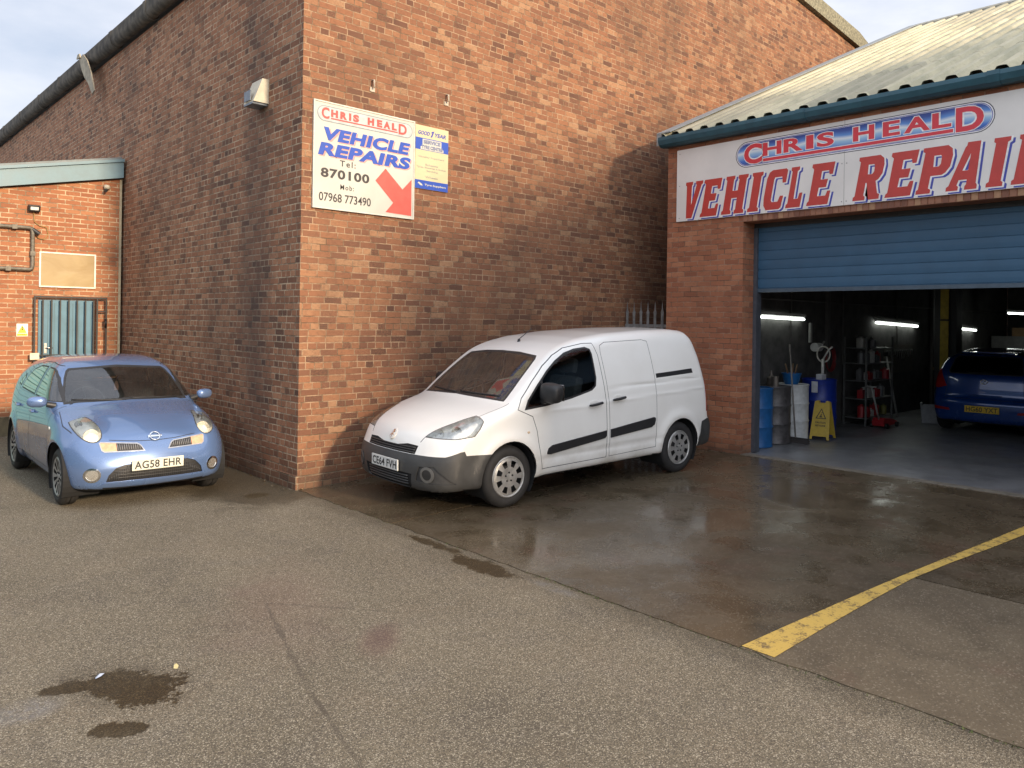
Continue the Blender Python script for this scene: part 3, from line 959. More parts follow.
text_into(mb, 'Tyre Suppliers', 1.69, 2.03, 3.628, 3.660, q2(.019), .03, 0, 1)
mb.poly([(1.58, 3.655), (1.60, 3.675), (1.65, 3.65), (1.66, 3.63), (1.62, 3.632), (1.60, 3.65)], q2(.019), 1)
mb.build('blue_bands', [blue_s, white_s, simple('band_ink', (.16, .18, .26), .5)], s2)
mb = MB()
text_into(mb, 'GOOD', 1.575, 1.77, 4.275, 4.325, q2(.0175), .03, .25)
text_into(mb, 'YEAR', 1.83, 2.035, 4.275, 4.325, q2(.0175), .03, .25)
mb.poly([(1.775, 4.262), (1.80, 4.262), (1.835, 4.345), (1.795, 4.335), (1.785, 4.315), (1.803, 4.315)], q2(.0175))
mb.build('lettering', navy, s2)
mb = MB()
for tx, a, b, z in (('Quality Suppliers', 1.59, 2.00, 3.995), ('Exhausts', 1.70, 1.90, 3.90), ('Tyres, Batteries & Brakes', 1.56, 2.03, 3.862), ('Servicing', 1.72, 1.90, 3.822), ('Wheels', 1.70, 1.90, 3.745)):
    text_into(mb, tx, a, b, z - .012, z + .014, q2(.0175), .03)
mb.build('small_print', simple('faded_grey_ink', (.30, .28, .24), .6), s2)

# ================================================================== workshop building
# u runs along its front towards the camera: y = -2.26 - u ; d is depth inside the front plane
GZ = .10
def GP(u, d, z): return Vector((XG + d, -2.26 - u, z))
gz_ = empty('workshop_building', (XG, -4.9, GZ)); tag(gz_, 'brick vehicle workshop with teal gutter and corrugated pitched roof', 'building')
def lg(o):
    o.location = -Vector(gz_.location); return o
U0, U1, UE = -1.28, 5.25, 12.5            # left corner, right side of the door, far corner
def gbox(mb, u0, u1, d0, d1, z0, z1, mi=None, bev=0):
    mb.box((XG + d0, -2.26 - u1, z0), (XG + d1, -2.26 - u0, z1), bev, mi)
mb = MB(); gbox(mb, U0, 0, 0, .46, -.05, 3.362); lg(mb.build('pier', M_GARAGE, gz_))
mb = MB(); gbox(mb, U1, UE, 0, .46, -.05, 3.362); lg(mb.build('pier', M_GARAGE, gz_))
mb = MB(); gbox(mb, U0, UE, 0, .30, 3.3625, 4.60); lg(mb.build('front_wall', M_GARAGE, gz_))
mb = MB(); gbox(mb, .002, U1, .302, .46, 3.30, 3.60); lg(mb.build('lintel', simple('dark_steel', (.05, .05, .05), .5, .4), gz_))
mb = MB(); gbox(mb, U0, UE, .0, 19.6, 4.62, 4.70)
mb.bm.free()
side_prof = [(0, -.05), (19.6, -.05), (19.6, 4.60), (9.9, 8.85), (.0, 4.55)]
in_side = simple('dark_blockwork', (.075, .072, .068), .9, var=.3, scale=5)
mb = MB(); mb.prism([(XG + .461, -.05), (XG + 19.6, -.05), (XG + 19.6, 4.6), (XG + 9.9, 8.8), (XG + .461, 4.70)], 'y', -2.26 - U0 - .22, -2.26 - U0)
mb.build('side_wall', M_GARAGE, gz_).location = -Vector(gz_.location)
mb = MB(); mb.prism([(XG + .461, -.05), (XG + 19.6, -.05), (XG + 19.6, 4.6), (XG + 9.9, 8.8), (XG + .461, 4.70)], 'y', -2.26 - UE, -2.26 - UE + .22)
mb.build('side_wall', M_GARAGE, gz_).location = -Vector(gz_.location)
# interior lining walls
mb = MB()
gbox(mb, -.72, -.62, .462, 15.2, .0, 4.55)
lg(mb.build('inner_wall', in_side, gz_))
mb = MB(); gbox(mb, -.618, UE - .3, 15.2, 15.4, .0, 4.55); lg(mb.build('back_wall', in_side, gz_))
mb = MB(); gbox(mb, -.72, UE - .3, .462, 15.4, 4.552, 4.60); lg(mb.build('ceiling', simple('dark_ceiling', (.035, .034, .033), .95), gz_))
# conduit lines on the inner wall
mb = MB()
for z_ in (3.05, 2.35): mb.tube([GP(-.60, .5, z_), GP(-.60, 15, z_)], .015, 6)
for d_ in (2.6, 4.6, 7.2): mb.tube([GP(-.60, d_, 3.05), GP(-.60, d_, 1.2)], .018, 6)
for d_ in (3.9, 9.2): gbox(mb, -.62, -.56, d_, d_ + .10, .1, 4.5)
lg(mb.build('conduit', simple('dark_conduit', (.09, .085, .08), .6), gz_))
# roof sheets: real corrugation
def corrugated(u0, u1, e0, e1, name, pitch=.25, amp=.034, n=10, off=0):
    (x0, z0), (x1, z1) = e0, e1
    rows = 22
    me = bpy.data.meshes.new(name)
    V = []; F = []
    cols = int((u1 - u0) / (pitch / n)) + 1
    Ln = math.hypot(x1 - x0, z1 - z0); nx, nz = -(z1 - z0) / Ln, (x1 - x0) / Ln
    if nz < 0: nx, nz = -nx, -nz
    lap = [0, 0]
    ss = []
    for k in range(6):
        a, b = k * 1.93 / Ln, min(1.0, (k * 1.93 + 1.93) / Ln)
        if a >= 1: break
        ss += [(a, .014), (b, .010)]
    for s_, lift in ss:
        for c in range(cols):
            u = u0 + c * pitch / n
            h = amp * max(-1, min(1, 1.9 * math.cos(2 * math.pi * c / n) + .25)) + lift
            V.append((x0 + (x1 - x0) * s_ + nx * h, -2.26 - u, z0 + (z1 - z0) * s_ + nz * h))
    for r_i in range(len(ss) - 1):
        for c in range(cols - 1):
            a = r_i * cols + c
            F.append((a, a + 1, a + 1 + cols, a + cols))
    me.from_pydata(V, [], F)
    me.materials.append(M_ROOF)
    me.shade_smooth(); me.set_sharp_from_angle(angle=R(24))
    o = bpy.data.objects.new(name, me); COL.objects.link(o); o.parent = gz_
    return lg(o)
E0 = (XG - .10, 4.75); RID = (XG + 9.9, 9.12); E1 = (XG + 19.9, 4.75)
corrugated(U0 - .06, UE + .1, E0, RID, 'roof')
corrugated(U0 - .06, UE + .1, E1, RID, 'roof')
mb = MB()
mb.prism([(XG + 9.62, 9.055), (XG + 9.9, 9.19), (XG + 10.18, 9.055), (XG + 10.18, 9.02), (XG + 9.9, 9.15), (XG + 9.62, 9.02)], 'y', -2.26 - UE - .1, -2.26 - U0 + .10)
lg(mb.build('ridge_cap', simple('grey_cement', (.28, .27, .22), .9, var=.3), gz_))
mb = MB()
for (xa, za), (xb, zb) in ((E0, RID), (RID, E1)):
    mb.prism([(xa, za - .12), (xb, zb - .12), (xb, zb + .055), (xa, za + .055)], 'y', -2.26 - U0 + .062, -2.26 - U0 + .15)
    mb.prism([(xa, za + .056), (xb, zb + .056), (xb, zb + .072), (xa, za + .072)], 'y', -2.26 - U0 - .10, -2.26 - U0 + .152)
lg(mb.build('barge_board', simple('grey_flashing', (.26, .28, .28), .7, var=.15), gz_))
teal = simple('teal_gutter_paint', (.022, .085, .115), .42, var=.15, scale=6)
mb = MB()
gsec = [(XG - .03, 4.73), (XG - .19, 4.73), (XG - .195, 4.68), (XG - .17, 4.615), (XG - .12, 4.585), (XG - .03, 4.585)]
mb.prism(gsec, 'y', -2.26 - UE - .1, -2.26 - U0 + .06)
for uu in (0.9, 3.1, 5.4, 7.8): mb.prism([(x - .006 if x < XG - .04 else x, z + (.006 if z > 4.65 else -.006)) for x, z in gsec], 'y', -2.26 - uu - .06, -2.26 - uu + .06)
lg(mb.build('gutter', teal, gz_))
mb = MB(); gbox(mb, U0 - .03, UE, -.028, -.002, 4.585, 4.74); lg(mb.build('fascia_board', simple('brown_soffit', (.085, .045, .03), .8), gz_))
mb = MB()
u = 0.0
rg = random.Random(3)
while u < UE - .2:                      # soldier course under the sign
    gbox(mb, u + .003, u + .0675, -.006, -.001, 3.366, 3.455, mi=rg.choice((0, 0, 1, 2))); u += .075
lg(mb.build('soldier_course', [simple('soldier_a', (.27, .13, .08), .85), simple('soldier_b', (.33, .19, .11), .85), simple('soldier_c', (.19, .085, .055), .85)], gz_))

# roller shutter
sh = empty('roller_shutter', tuple(GP(2.6, .38, 3.2))); tag(sh, 'blue slatted roller shutter rolled halfway up in the workshop doorway', 'roller shutter')
ls = lambda o: (setattr(o, 'location', -Vector(sh.location)), o)[1]
shut = simple('shutter_blue', (.030, .090, .160), .5, var=.08, scale=3)
mb = MB()
sec = []
z = 2.44; pts = []
while z < 3.34:
    pts += [(XG + .330, z), (XG + .337, z + .004), (XG + .337, z + .009), (XG + .331, z + .012), (XG + .3285, z + .045), (XG + .3275, z + .07), (XG + .3285, z + .10), (XG + .330, z + .130)]
    z += .132
mb.prism(pts + [(XG + .37, pts[-1][1]), (XG + .37, 2.44)], 'y', -2.26 - U1 + .01, -2.262 - .01)
ls(mb.build('curtain', shut, sh))
mb = MB(); gbox(mb, .02, U1 - .02, .315, .385, 2.388, 2.438); ls(mb.build('bottom_rail', simple('rail_blue_grey', (.07, .10, .13), .5, .3), sh))
for ga, gb_ in ((.001, .055), (U1 - .055, U1 - .001)):
    mb = MB(); gbox(mb, ga, gb_, .29, .42, .112, 3.30); ls(mb.build('guide_rail', simple('guide_steel', (.10, .11, .13), .5, .5), sh))

# the big fascia sign
sg = empty('workshop_sign', tuple(GP(1.7, 0, 3.96))); tag(sg, 'long white vehicle repairs sign in red italic letters over the workshop door', 'sign')
SU0, SU1, SZ0, SZ1 = -1.10, 5.9, 3.452, 4.520
def fs(d): return lambda a, b: Vector((-d, -(a - 1.7), b - 3.96))
mb = MB(); mb.box((-.030, -(SU1 - 1.7), SZ0 - 3.96), (-.002, -(SU0 - 1.7), SZ1 - 3.96))
bb = simple('sign_board_white', (.68, .66, .62), .45, var=.05, scale=2)
mb.build('board', bb, sg)
mb = MB()
for uu in (1.42, 3.85): mb.box((-.0315, -(uu - 1.7) - .002, SZ0 - 3.96), (-.0305, -(uu - 1.7) + .002, SZ1 - 3.96))
for uu in (-1.05, 1.39, 1.45, 3.82, 3.88, 5.85):
    for zz_ in (3.50, 3.98, 4.46):
        mb.lathe([(0, .0035), (.006, .003), (.008, 0)], Matrix.Translation(fs(.030)(uu, zz_)) @ Matrix.Rotation(R(-90), 4, 'Y'), 8)
mb.build('panel_joint', simple('joint_grey', (.25, .24, .22), .6), sg)

# slab-italic capitals: outlines in a unit box, then sheared
G_ = {}
G_['V'] = [[(0, 1), (.40, 1), (.40, .93), (.35, .91), (.44, .34), (.66, .91), (.60, .93), (.60, 1), (1, 1), (1, .93), (.93, .90), (.55, 0), (.24, 0), (.07, .90), (0, .93)]]
G_['E'] = [[(.06, 1), (1, 1), (.96, .72), (.84, .72), (.80, .82), (.48, .82), (.46, .60), (.78, .60), (.74, .42), (.43, .42), (.40, .20), (.78, .20), (.84, .31), (.95, .31), (.90, 0), (0, 0), (.02, .07), (.08, .10), (.14, .88), (.05, .93)]]
G_['H'] = [[(.05, 1), (.42, 1), (.42, .93), (.38, .90), (.37, .60), (.62, .60), (.64, .90), (.58, .93), (.60, 1), (1, 1), (1, .93), (.94, .90), (.90, .10), (.96, .07), (.96, 0), (.56, 0), (.56, .07), (.61, .10), (.62, .42), (.36, .42), (.35, .10), (.40, .07), (.40, 0), (0, 0), (0, .07), (.06, .10), (.10, .90), (.05, .93)]]
G_['I'] = [[(.10, 1), (1, 1), (1, .93), (.86, .90), (.78, .10), (.90, .07), (.90, 0), (0, 0), (0, .07), (.14, .10), (.22, .90), (.10, .93)]]
G_['C'] = [[(.28, 1), (.92, 1), (1, .96), (.97, .66), (.83, .66), (.78, .82), (.42, .82), (.38, .76), (.34, .24), (.40, .18), (.70, .18), (.78, .32), (.92, .32), (.86, .04), (.78, 0), (.16, 0), (.03, .12), (0, .30), (.05, .80), (.14, .95)]]
G_['L'] = [[(.10, 1), (.62, 1), (.62, .93), (.50, .90), (.45, .20), (.76, .20), (.84, .34), (1, .34), (.94, 0), (0, 0), (0, .07), (.10, .10), (.18, .90), (.10, .93)]]
G_['R'] = [[(.05, 1), (.80, 1), (.94, .92), (.98, .78), (.95, .58), (.84, .46), (.74, .42), (.86, .12), (.94, .10), (.94, 0), (.58, 0), (.44, .40), (.38, .40), (.36, .10), (.42, .07), (.42, 0), (0, 0), (0, .07), (.06, .10), (.12, .90), (.05, .93)],
           [(.40, .82), (.42, .58), (.60, .58), (.66, .64), (.66, .78), (.62, .82)]]
G_['P'] = [[(.06, 1), (.82, 1), (.96, .92), (1, .78), (.96, .54), (.84, .42), (.74, .38), (.38, .38), (.36, .10), (.44, .07), (.44, 0), (0, 0), (0, .07), (.06, .10), (.13, .90), (.06, .93)],
           [(.41, .82), (.43, .56), (.62, .56), (.68, .62), (.68, .78), (.64, .82)]]
G_['A'] = [[(.52, 1), (.92, 1), (.95, .12), (1, .07), (1, 0), (.62, 0), (.62, .07), (.66, .10), (.665, .22), (.37, .22), (.32, .10), (.38, .07), (.38, 0), (0, 0), (0, .07), (.07, .10), (.46, .90), (.50, .93)],
           [(.44, .40), (.66, .40), (.66, .78)]]
G_['S'] = [[(.22, 1), (.78, 1), (.92, .95), (.99, 1), (.96, .68), (.82, .68), (.76, .82), (.42, .82), (.40, .66), (.80, .56), (.92, .45), (.94, .20), (.84, .05), (.70, 0), (.22, 0), (.10, .06), (0, 0), (.02, .34), (.16, .34), (.24, .18), (.58, .18), (.62, .34), (.20, .44), (.08, .56), (.07, .82), (.12, .95)]]

def inset(poly, d):
    """offset outline outward by d (polygon given clockwise or not)"""
    n = len(poly)
    A = sum(poly[i][0] * poly[(i + 1) % n][1] - poly[(i + 1) % n][0] * poly[i][1] for i in range(n))
    sgn = 1 if A > 0 else -1
    out = []
    for i in range(n):
        p0, p1, p2 = Vector(poly[i - 1]), Vector(poly[i]), Vector(poly[(i + 1) % n])
        e1 = (p1 - p0); e2 = (p2 - p1)
        if e1.length < 1e-6 or e2.length < 1e-6: out.append(tuple(p1)); continue
        e1.normalize(); e2.normalize()
        n1 = Vector((e1.y, -e1.x)) * sgn; n2 = Vector((e2.y, -e2.x)) * sgn
        m = n1 + n2
        if m.length < 1e-6: out.append(tuple(p1)); continue
        m.normalize()
        k = min(1 / max(.5, m.dot(n1)), 2.0)
        out.append(tuple(p1 + m * d * k))
    return out

def glyph(mb, ch, a0, a1, b0, b1, fn, mi, grow=0.0, shear=.13):
    loops = []
    for li, lp in enumerate(G_[ch]):
        H = b1 - b0
        w = a1 - a0 - shear * H
        pts = [(a0 + x * w + shear * H * y, b0 + y * H) for x, y in lp]
        if grow: pts = inset(pts, grow if li == 0 else -grow)
        loops.append(pts)
    flat = [p for lp in loops for p in lp]
    vs = [mb.bm.verts.new(fn(a, b)) for a, b in flat]
    for tri in tessellate_polygon([[Vector((a, b, 0)) for a, b in lp] for lp in loops]):
        if len(set(tri)) < 3: continue
        f = mb.bm.faces.new([vs[i] for i in tri]); f.material_index = mi

big_red = simple('sign_dark_red', (.46, .045, .035), .45, var=.06)
white_k = simple('keyline_white', (.74, .73, .71), .45)
mb = MB()
ZL, ZH = 3.492, 4.018
letters = [('V', -.995, -.640), ('E', -.690, -.325), ('H', -.335, .090), ('I', .075, .315), ('C', .305, .672), ('L', .640, .915), ('E', .930, 1.305),
           ('R', 1.532, 1.93), ('E', 1.919, 2.305), ('P', 2.272, 2.679), ('A', 2.596, 2.973), ('I', 3.002, 3.240), ('R', 3.245, 3.645), ('S', 3.64, 4.02)]
for ch, a, b in letters:
    glyph(mb, ch, a + .034, b + .034, ZL - .026, ZH - .026, fs(.0305), 0, .010)
    glyph(mb, ch, a + .010, b + .010, ZL - .006, ZH - .006, fs(.0318), 1, .013)
    glyph(mb, ch, a, b, ZL, ZH, fs(.0331), 2, .004)
mb.build('lettering', [simple('shadow_blue', (.045, .06, .33), .45), white_k, big_red], sg)

def mat_chrome_blue():
    t = NT('airbrushed_blue_panel')
    z = t.sep(t.obj())[2]; y = t.sep(t.obj())[1]
    f = t.math('DIVIDE', t.math('SUBTRACT', z, 4.125 - 3.96), .33)
    f = t.math('ADD', f, t.math('MULTIPLY', t.math('SINE', t.math('MULTIPLY', y, 7.3)), .05))
    c = t.ramp(f, [(0, (.03, .05, .20)), (.22, (.04, .14, .48)), (.45, (.30, .48, .66)), (.56, (.66, .70, .72)), (.68, (.10, .25, .58)), (.85, (.03, .07, .30)), (1, (.02, .04, .2))])
    return t.end(t.bsdf(c, .4, 0, .5))
mb = MB()
for g, mi, d in ((.0, 3, .0304), (-.010, 1, .0310), (-.022, 0, .0316), (-.030, 1, .0320), (-.034, 2, .0326)):
    mb.poly(pill(-.115 - g, 3.085 + g, 4.112 - g, 4.470 + g), fs(d), mi)
mb.build('name_panel', [simple('shadow_blue', (.045, .06, .33)), white_k, mat_chrome_blue(), simple('keyline_dark', (.05, .05, .07), .5)], sg)
bright_red = simple('sign_bright_red', (.60, .035, .05), .42, var=.05)
mb = MB()
for mi, gb, d in ((0, .075, .0336), (1, .035, .0346)):
    text_into(mb, 'C', .016 - (.010 if mi == 0 else 0), .290 + (.010 if mi == 0 else 0), 4.150 - (.009 if mi == 0 else 0), 4.428 + (.009 if mi == 0 else 0), fs(d), gb)
    k = .009 if mi == 0 else 0
    for ch, a, b in (('H', .300, .572), ('R', .600, .872), ('I', .915, 1.015), ('S', 1.060, 1.285), ('H', 1.525, 1.785), ('E', 1.885, 2.085), ('A', 2.128, 2.420), ('L', 2.440, 2.645)):
        text_into(mb, ch, a - k, b + k, 4.232 - k, 4.412 + k, fs(d), gb)
    text_into(mb, 'D', 2.690 - k, 2.975 + k, 4.150 - k, 4.428 + k, fs(d), gb)
    mb.poly([(.305 - k, 4.160 - k), (2.665 + k, 4.160 - k), (2.665 + k, 4.200 + k), (.305 - k, 4.200 + k)], fs(d))
    for f in mb.bm.faces:
        if mi == 0: f.material_index = 0
    if mi == 0: n0 = len(mb.bm.faces)
mb.bm.faces.ensure_lookup_table()
for i, f in enumerate(mb.bm.faces): f.material_index = 0 if i < n0 else 1
mb.build('name_lettering', [white_k, bright_red], sg)

# ------------------------------------------------------------------ palisade fence in the gap
pf_ = empty('palisade_fence', (XG + .22, -1.6 + .02, .1)); tag(pf_, 'galvanised steel palisade fence with spiked tops in the gap behind the van', 'fence')
galv = simple('galvanised_steel', (.30, .30, .29), .5, .6, var=.2, scale=12)
fy_l, fy_r = -2.26 - U0 + .012, -.02
ny = 7
for k in range(ny):
    mb = MB()
    y = fy_l + .07 + k * (fy_r - fy_l - .12) / (ny - 1)
    hw = .023
    zt = 2.05
    pr = [(y - hw, .08), (y + hw, .08), (y + hw, zt), (y + hw * 1.25, zt + .05), (y + .012, zt + .09), (y, zt + .22), (y - .012, zt + .09), (y - hw * 1.25, zt + .05), (y - hw, zt)]
    mb.prism(pr, 'x', XG + .20, XG + .206)
    mb.box((XG + .188, y - .008, .08), (XG + .2, y + .008, zt + .04))
    mb.build('pale', galv, pf_).location = -Vector(pf_.location)
for z_ in (1.86, .45):
    mb = MB(); mb.box((XG + .208, fy_l, z_), (XG + .25, fy_r, z_ + .05)); mb.build('rail', galv, pf_).location = -Vector(pf_.location)

# ================================================================== things inside the workshop
def tube_light(a, b, label, dz=0):
    A, B = Vector(a), Vector(b)
    m = (A + B) / 2; d = (B - A); Ln = d.length; d.normalize()
    r = empty('tube_light', tuple(m)); tag(r, label, 'light', 'tube lights on the workshop walls')
    q_ = d.to_track_quat('X', 'Z').to_matrix().to_4x4()
    mb = MB(); mb.box((-Ln / 2 - .02, -.035, .035), (Ln / 2 + .02, .035, .085), bev=.006, M=q_); mb.build('batten', simple('white_batten', (.6, .6, .58), .4), r)
    mb = MB(); mb.tube([q_ @ Vector((-Ln / 2, 0, 0)), q_ @ Vector((Ln / 2, 0, 0))], .022, 12); mb.build('tube', emit('tube_glow', (.93, 1.0, .93), 5.0), r)
tube_light(GP(-.55, 1.50, 2.055), GP(-.55, 2.95, 2.03), 'lit fluorescent tube nearest the brick pier')
tube_light(GP(-.55, 6.0, 2.0), GP(-.55, 8.2, 1.94), 'lit fluorescent tube left of the yellow lift column')
tube_light(GP(-.55, 10.9, 1.90), GP(-.55, 12.2, 1.86), 'short lit tube just right of the yellow lift column')
tube_light(GP(.15, 12.2, 2.30), GP(1.4, 12.0, 2.24), 'lit tube above the roof of the blue hatchback')

def drum(u, d, mat, lab, r=.275, h=.88, name='steel_drum'):
    o_ = empty(name, tuple(GP(u, d, .107))); tag(o_, lab, 'drum', 'drums inside the workshop door')
    mb = MB()
    pr = [(0, 0), (r, 0), (r + .007, .012), (r, .028)]
    for zc in (.30, .58):
        pr += [(r, zc - .025), (r + .011, zc), (r, zc + .025)]
    pr += [(r, h - .03), (r + .008, h - .012), (r + .004, h), (r - .012, h - .004), (r - .014, h - .02), (0, h - .02)]
    mb.lathe(pr, Matrix.Identity(4), 36)
    mb.build('shell', mat, o_, smooth=True, sharp=30)
    mb = MB(); mb.lathe([(0, .012), (.03, .012), (.034, 0)], Matrix.Translation((.12, .09, h - .019)), 14); mb.lathe([(0, .01), (.014, .01), (.016, 0)], Matrix.Translation((-.15, -.1, h - .019)), 12)
    mb.build('bung', simple('bung_grey', (.25, .25, .25), .5, .5), o_)
    return o_
drum(-.31, .90, simple('drum_blue', (.010, .085, .24), .45, var=.15), 'bright blue drum just inside the brick pier')
drum(-.30, 1.46, simple('drum_dark', (.075, .07, .07), .45, .3, var=.3), 'dark grey steel drum between the blue drum and the white drum', r=.265)
drum(-.30, 2.05, simple('drum_white', (.50, .51, .50), .45, var=.12), 'white steel drum with ribs and a bucket of tools on top', r=.265)
# clutter on drums
b_ = empty('bucket', tuple(GP(-.30, 2.05, .975))); tag(b_, 'blue bucket of brushes on the white drum', 'bucket')
mb = MB(); mb.lathe([(0, .005), (.105, .005), (.15, .17), (.156, .17), (.156, .182), (.143, .182), (.10, .012), (0, .012)], Matrix.Identity(4), 22); mb.build('pail', simple('bucket_blue', (.01, .10, .28), .4), b_, smooth=True)
mb = MB()
for a_, t_ in ((.3, .07), (1.8, .05), (3.0, .08), (4.4, .06)): mb.tube([(.03 * math.cos(a_), .03 * math.sin(a_), .03), (t_ * math.cos(a_) * 2, t_ * math.sin(a_) * 2, .33)], .012, 6)
mb.build('brushes', simple('brown_wood', (.16, .09, .045), .6), b_)
b_ = empty('oil_can', tuple(GP(-.30, 1.46, .972))); tag(b_, 'dark funnel and cans on the dark drum', 'can')
mb = MB(); mb.lathe([(0, 0), (.07, 0), (.07, .13), (.03, .16), (.012, .24), (0, .24)], Matrix.Translation((.05, .06, 0)), 16); mb.lathe([(0, 0), (.05, 0), (.05, .16), (0, .16)], Matrix.Translation((-.08, -.08, 0)), 16)
mb.build('body', simple('can_grey', (.14, .12, .10), .5, .4), b_, smooth=True)
b_ = empty('tyre_pile', tuple(GP(-.36, .85, .972))); tag(b_, 'black tyre leaning above the blue drum by the pier', 'tyre')
mb = MB(); mb.lathe([(.17, -.07), (.25, -.09), (.275, -.06), (.28, 0), (.275, .06), (.25, .09), (.17, .07), (.165, 0)], Matrix.Translation((0, 0, .285)) @ Matrix.Rotation(R(80), 4, 'X'), 30, close=True)
mb.build('tread', simple('tyre_rubber_old', (.022, .021, .020), .8, var=.2), b_, smooth=True)
drum(-.22, 2.86, simple('drum_royal', (.008, .028, .24), .4, var=.15), 'royal blue drum behind the yellow wet floor sign', r=.27, h=.93)
# pump and hose on the drum
b_ = empty('drum_pump', tuple(GP(-.15, 2.83, 1.03))); tag(b_, 'hand pump with a looped white hose on the royal blue drum', 'pump')
mb = MB(); mb.tube([(0, 0, 0), (0, 0, .34)], .024, 10); mb.tube([(0, .0, .33), (.0, -.10, .50), (0, -.16, .55)], .014, 8); mb.build('stem', simple('pump_white', (.50, .49, .46), .4), b_)
mb = MB(); mb.tube([(.02, .11 * math.sin(a), .42 + .13 * math.cos(a)) for a in [2 * math.pi * k / 20 for k in range(20)]], .013, 8, closed=True); mb.build('hose', simple('hose_cream', (.45, .43, .38), .5), b_, smooth=True)
b_ = empty('paper_towel_roll', tuple(GP(-.50, 3.35, 1.55))); tag(b_, 'white paper roll holder on the dark wall above the royal blue drum', 'paper roll')
mb = MB(); mb.lathe([(0, -.10), (.02, -.10), (.075, -.10), (.075, .10), (.02, .10), (0, .10)], Matrix.Translation((-.0, 0, 0)) @ Matrix.Rotation(R(90), 4, 'Y'), 18); mb.build('roll', simple('paper_white', (.5, .5, .48), .8), b_, smooth=True)
mb = MB(); mb.box((-.20, .02, .08), (-.14, .06, .42)); mb.tube([(.12, 0, .0), (.22, -.03, .10)], .018, 6); mb.build('bracket', simple('bracket_grey', (.32, .32, .3), .5), b_)
b_ = empty('cloth_box', tuple(GP(-.12, 2.73, 1.037))); tag(b_, 'small white leaflet box on the front of the royal blue drum', 'box')
mb = MB(); mb.box((-.27, -.06, -.20), (-.262, .04, -.02)); mb.box((-.10, -.05, 0), (.06, .05, .09), bev=.01); mb.build('carton', simple('carton_white', (.48, .49, .52), .6), b_)

# wet floor sign: two hinged panels
wf = empty('wet_floor_sign', tuple(GP(.10, 2.32, .107)), R(8)); tag(wf, 'yellow folding wet floor sign standing in front of the royal blue drum', 'wet floor sign')
yel = simple('wet_sign_yellow', (.42, .29, .035), .4, var=.08)
def panel(sx):
    mb = MB()
    out = [(-.15, 0), (-.115, 0), (-.105, .05), (.105, .05), (.115, 0), (.15, 0), (.118, .60), (.09, .62), (.05, .62), (.05, .585), (-.05, .585), (-.05, .62), (-.09, .62), (-.118, .60)]
    M = Matrix.Translation((sx * .02, 0, 0)) @ Matrix.Translation((0, 0, .62)) @ Matrix.Rotation(R(15) * -sx, 4, 'Y') @ Matrix.Translation((0, 0, -.62))
    mb.prism(out, 'x', -.006, .006, M=M)
    o = mb.build('panel', yel, wf)
    return M
M1 = panel(-1); panel(1)
mb = MB()
fn = lambda a, b: M1 @ Vector((-.0075, -a, b))
for tri in ([(-.085, .33), (.085, .33), (0, .50)],): mb.poly(tri, fn)
mb.build('warning_triangle', ink, wf)
mb = MB()
fn2 = lambda a, b: M1 @ Vector((-.0085, -a, b))
mb.poly([(-.062, .343), (.062, .343), (0, .474)], fn2)
mb.build('triangle_centre', yel, wf)
mb = MB()
fn3 = lambda a, b: M1 @ Vector((-.0095, -a, b))
mb.poly([(-.012, .352), (.030, .356), (.012, .366), (.004, .395), (.02, .405), (.012, .413), (-.006, .402), (-.010, .375), (-.03, .362)], fn3)
mb.poly([(.004, .42), (.016, .42), (.018, .434), (.008, .438), (.002, .430)], fn3)
text_into(mb, 'CAUTION', -.08, .08, .255, .285, fn3, .03); text_into(mb, 'WET FLOOR', -.08, .08, .205, .235, fn3, .03)
mb.build('marking', ink, wf)
# broom leaning on the drum
br = empty('yard_broom', tuple(GP(-.02, 1.66, .107))); tag(br, 'long handled broom leaning on the white drum', 'broom')
mb = MB(); mb.tube([(0, 0, .06), (.10, .17, 1.52)], .013, 8); mb.build('handle', simple('broom_handle', (.20, .18, .16), .5), br)
mb = MB(); mb.box((-.03, -.20, .055), (.03, .20, .085), bev=.006); mb.box((-.04, -.21, .0), (.04, .21, .054)); mb.build('head', simple('broom_bristle', (.035, .03, .028), .9), br)
# shelving with red items
shv = empty('tool_shelving', tuple(GP(-.36, 5.2, .107))); tag(shv, 'dark metal shelving stacked with cans against the left workshop wall', 'shelving')
mb = MB()
for dx in (-.60, .60):
    for dy in (.2, -.2): mb.box((dx - .015, dy - .015, 0), (dx + .015, dy + .015, 1.62))
for z_ in (.12, .47, .80, 1.12, 1.40): mb.box((-.6, -.21, z_), (.6, .21, z_ + .02))
mb.build('frame', simple('shelf_grey', (.17, .17, .165), .5, .5), shv)
rg = random.Random(11)
redm = simple('tin_red', (.30, .015, .02), .4); whm = simple('tin_white', (.42, .41, .38), .5); olv = simple('tin_olive', (.13, .12, .02), .5); grm = simple('tin_grey', (.15, .15, .15), .5, .3)
lay = [(.14, (redm, redm, whm, redm, olv, olv)), (.49, (redm, whm, whm, redm, grm, whm)), (.82, (grm, whm, redm, grm, grm, redm)), (1.14, (grm, grm, whm, grm, redm)), (1.42, (whm, grm, grm))]
nm = {redm.name: 'red', whm.name: 'white', olv.name: 'olive', grm.name: 'grey'}
lev = ['bottom shelf', 'second shelf', 'third shelf', 'fourth shelf', 'top shelf']
cnt = 0
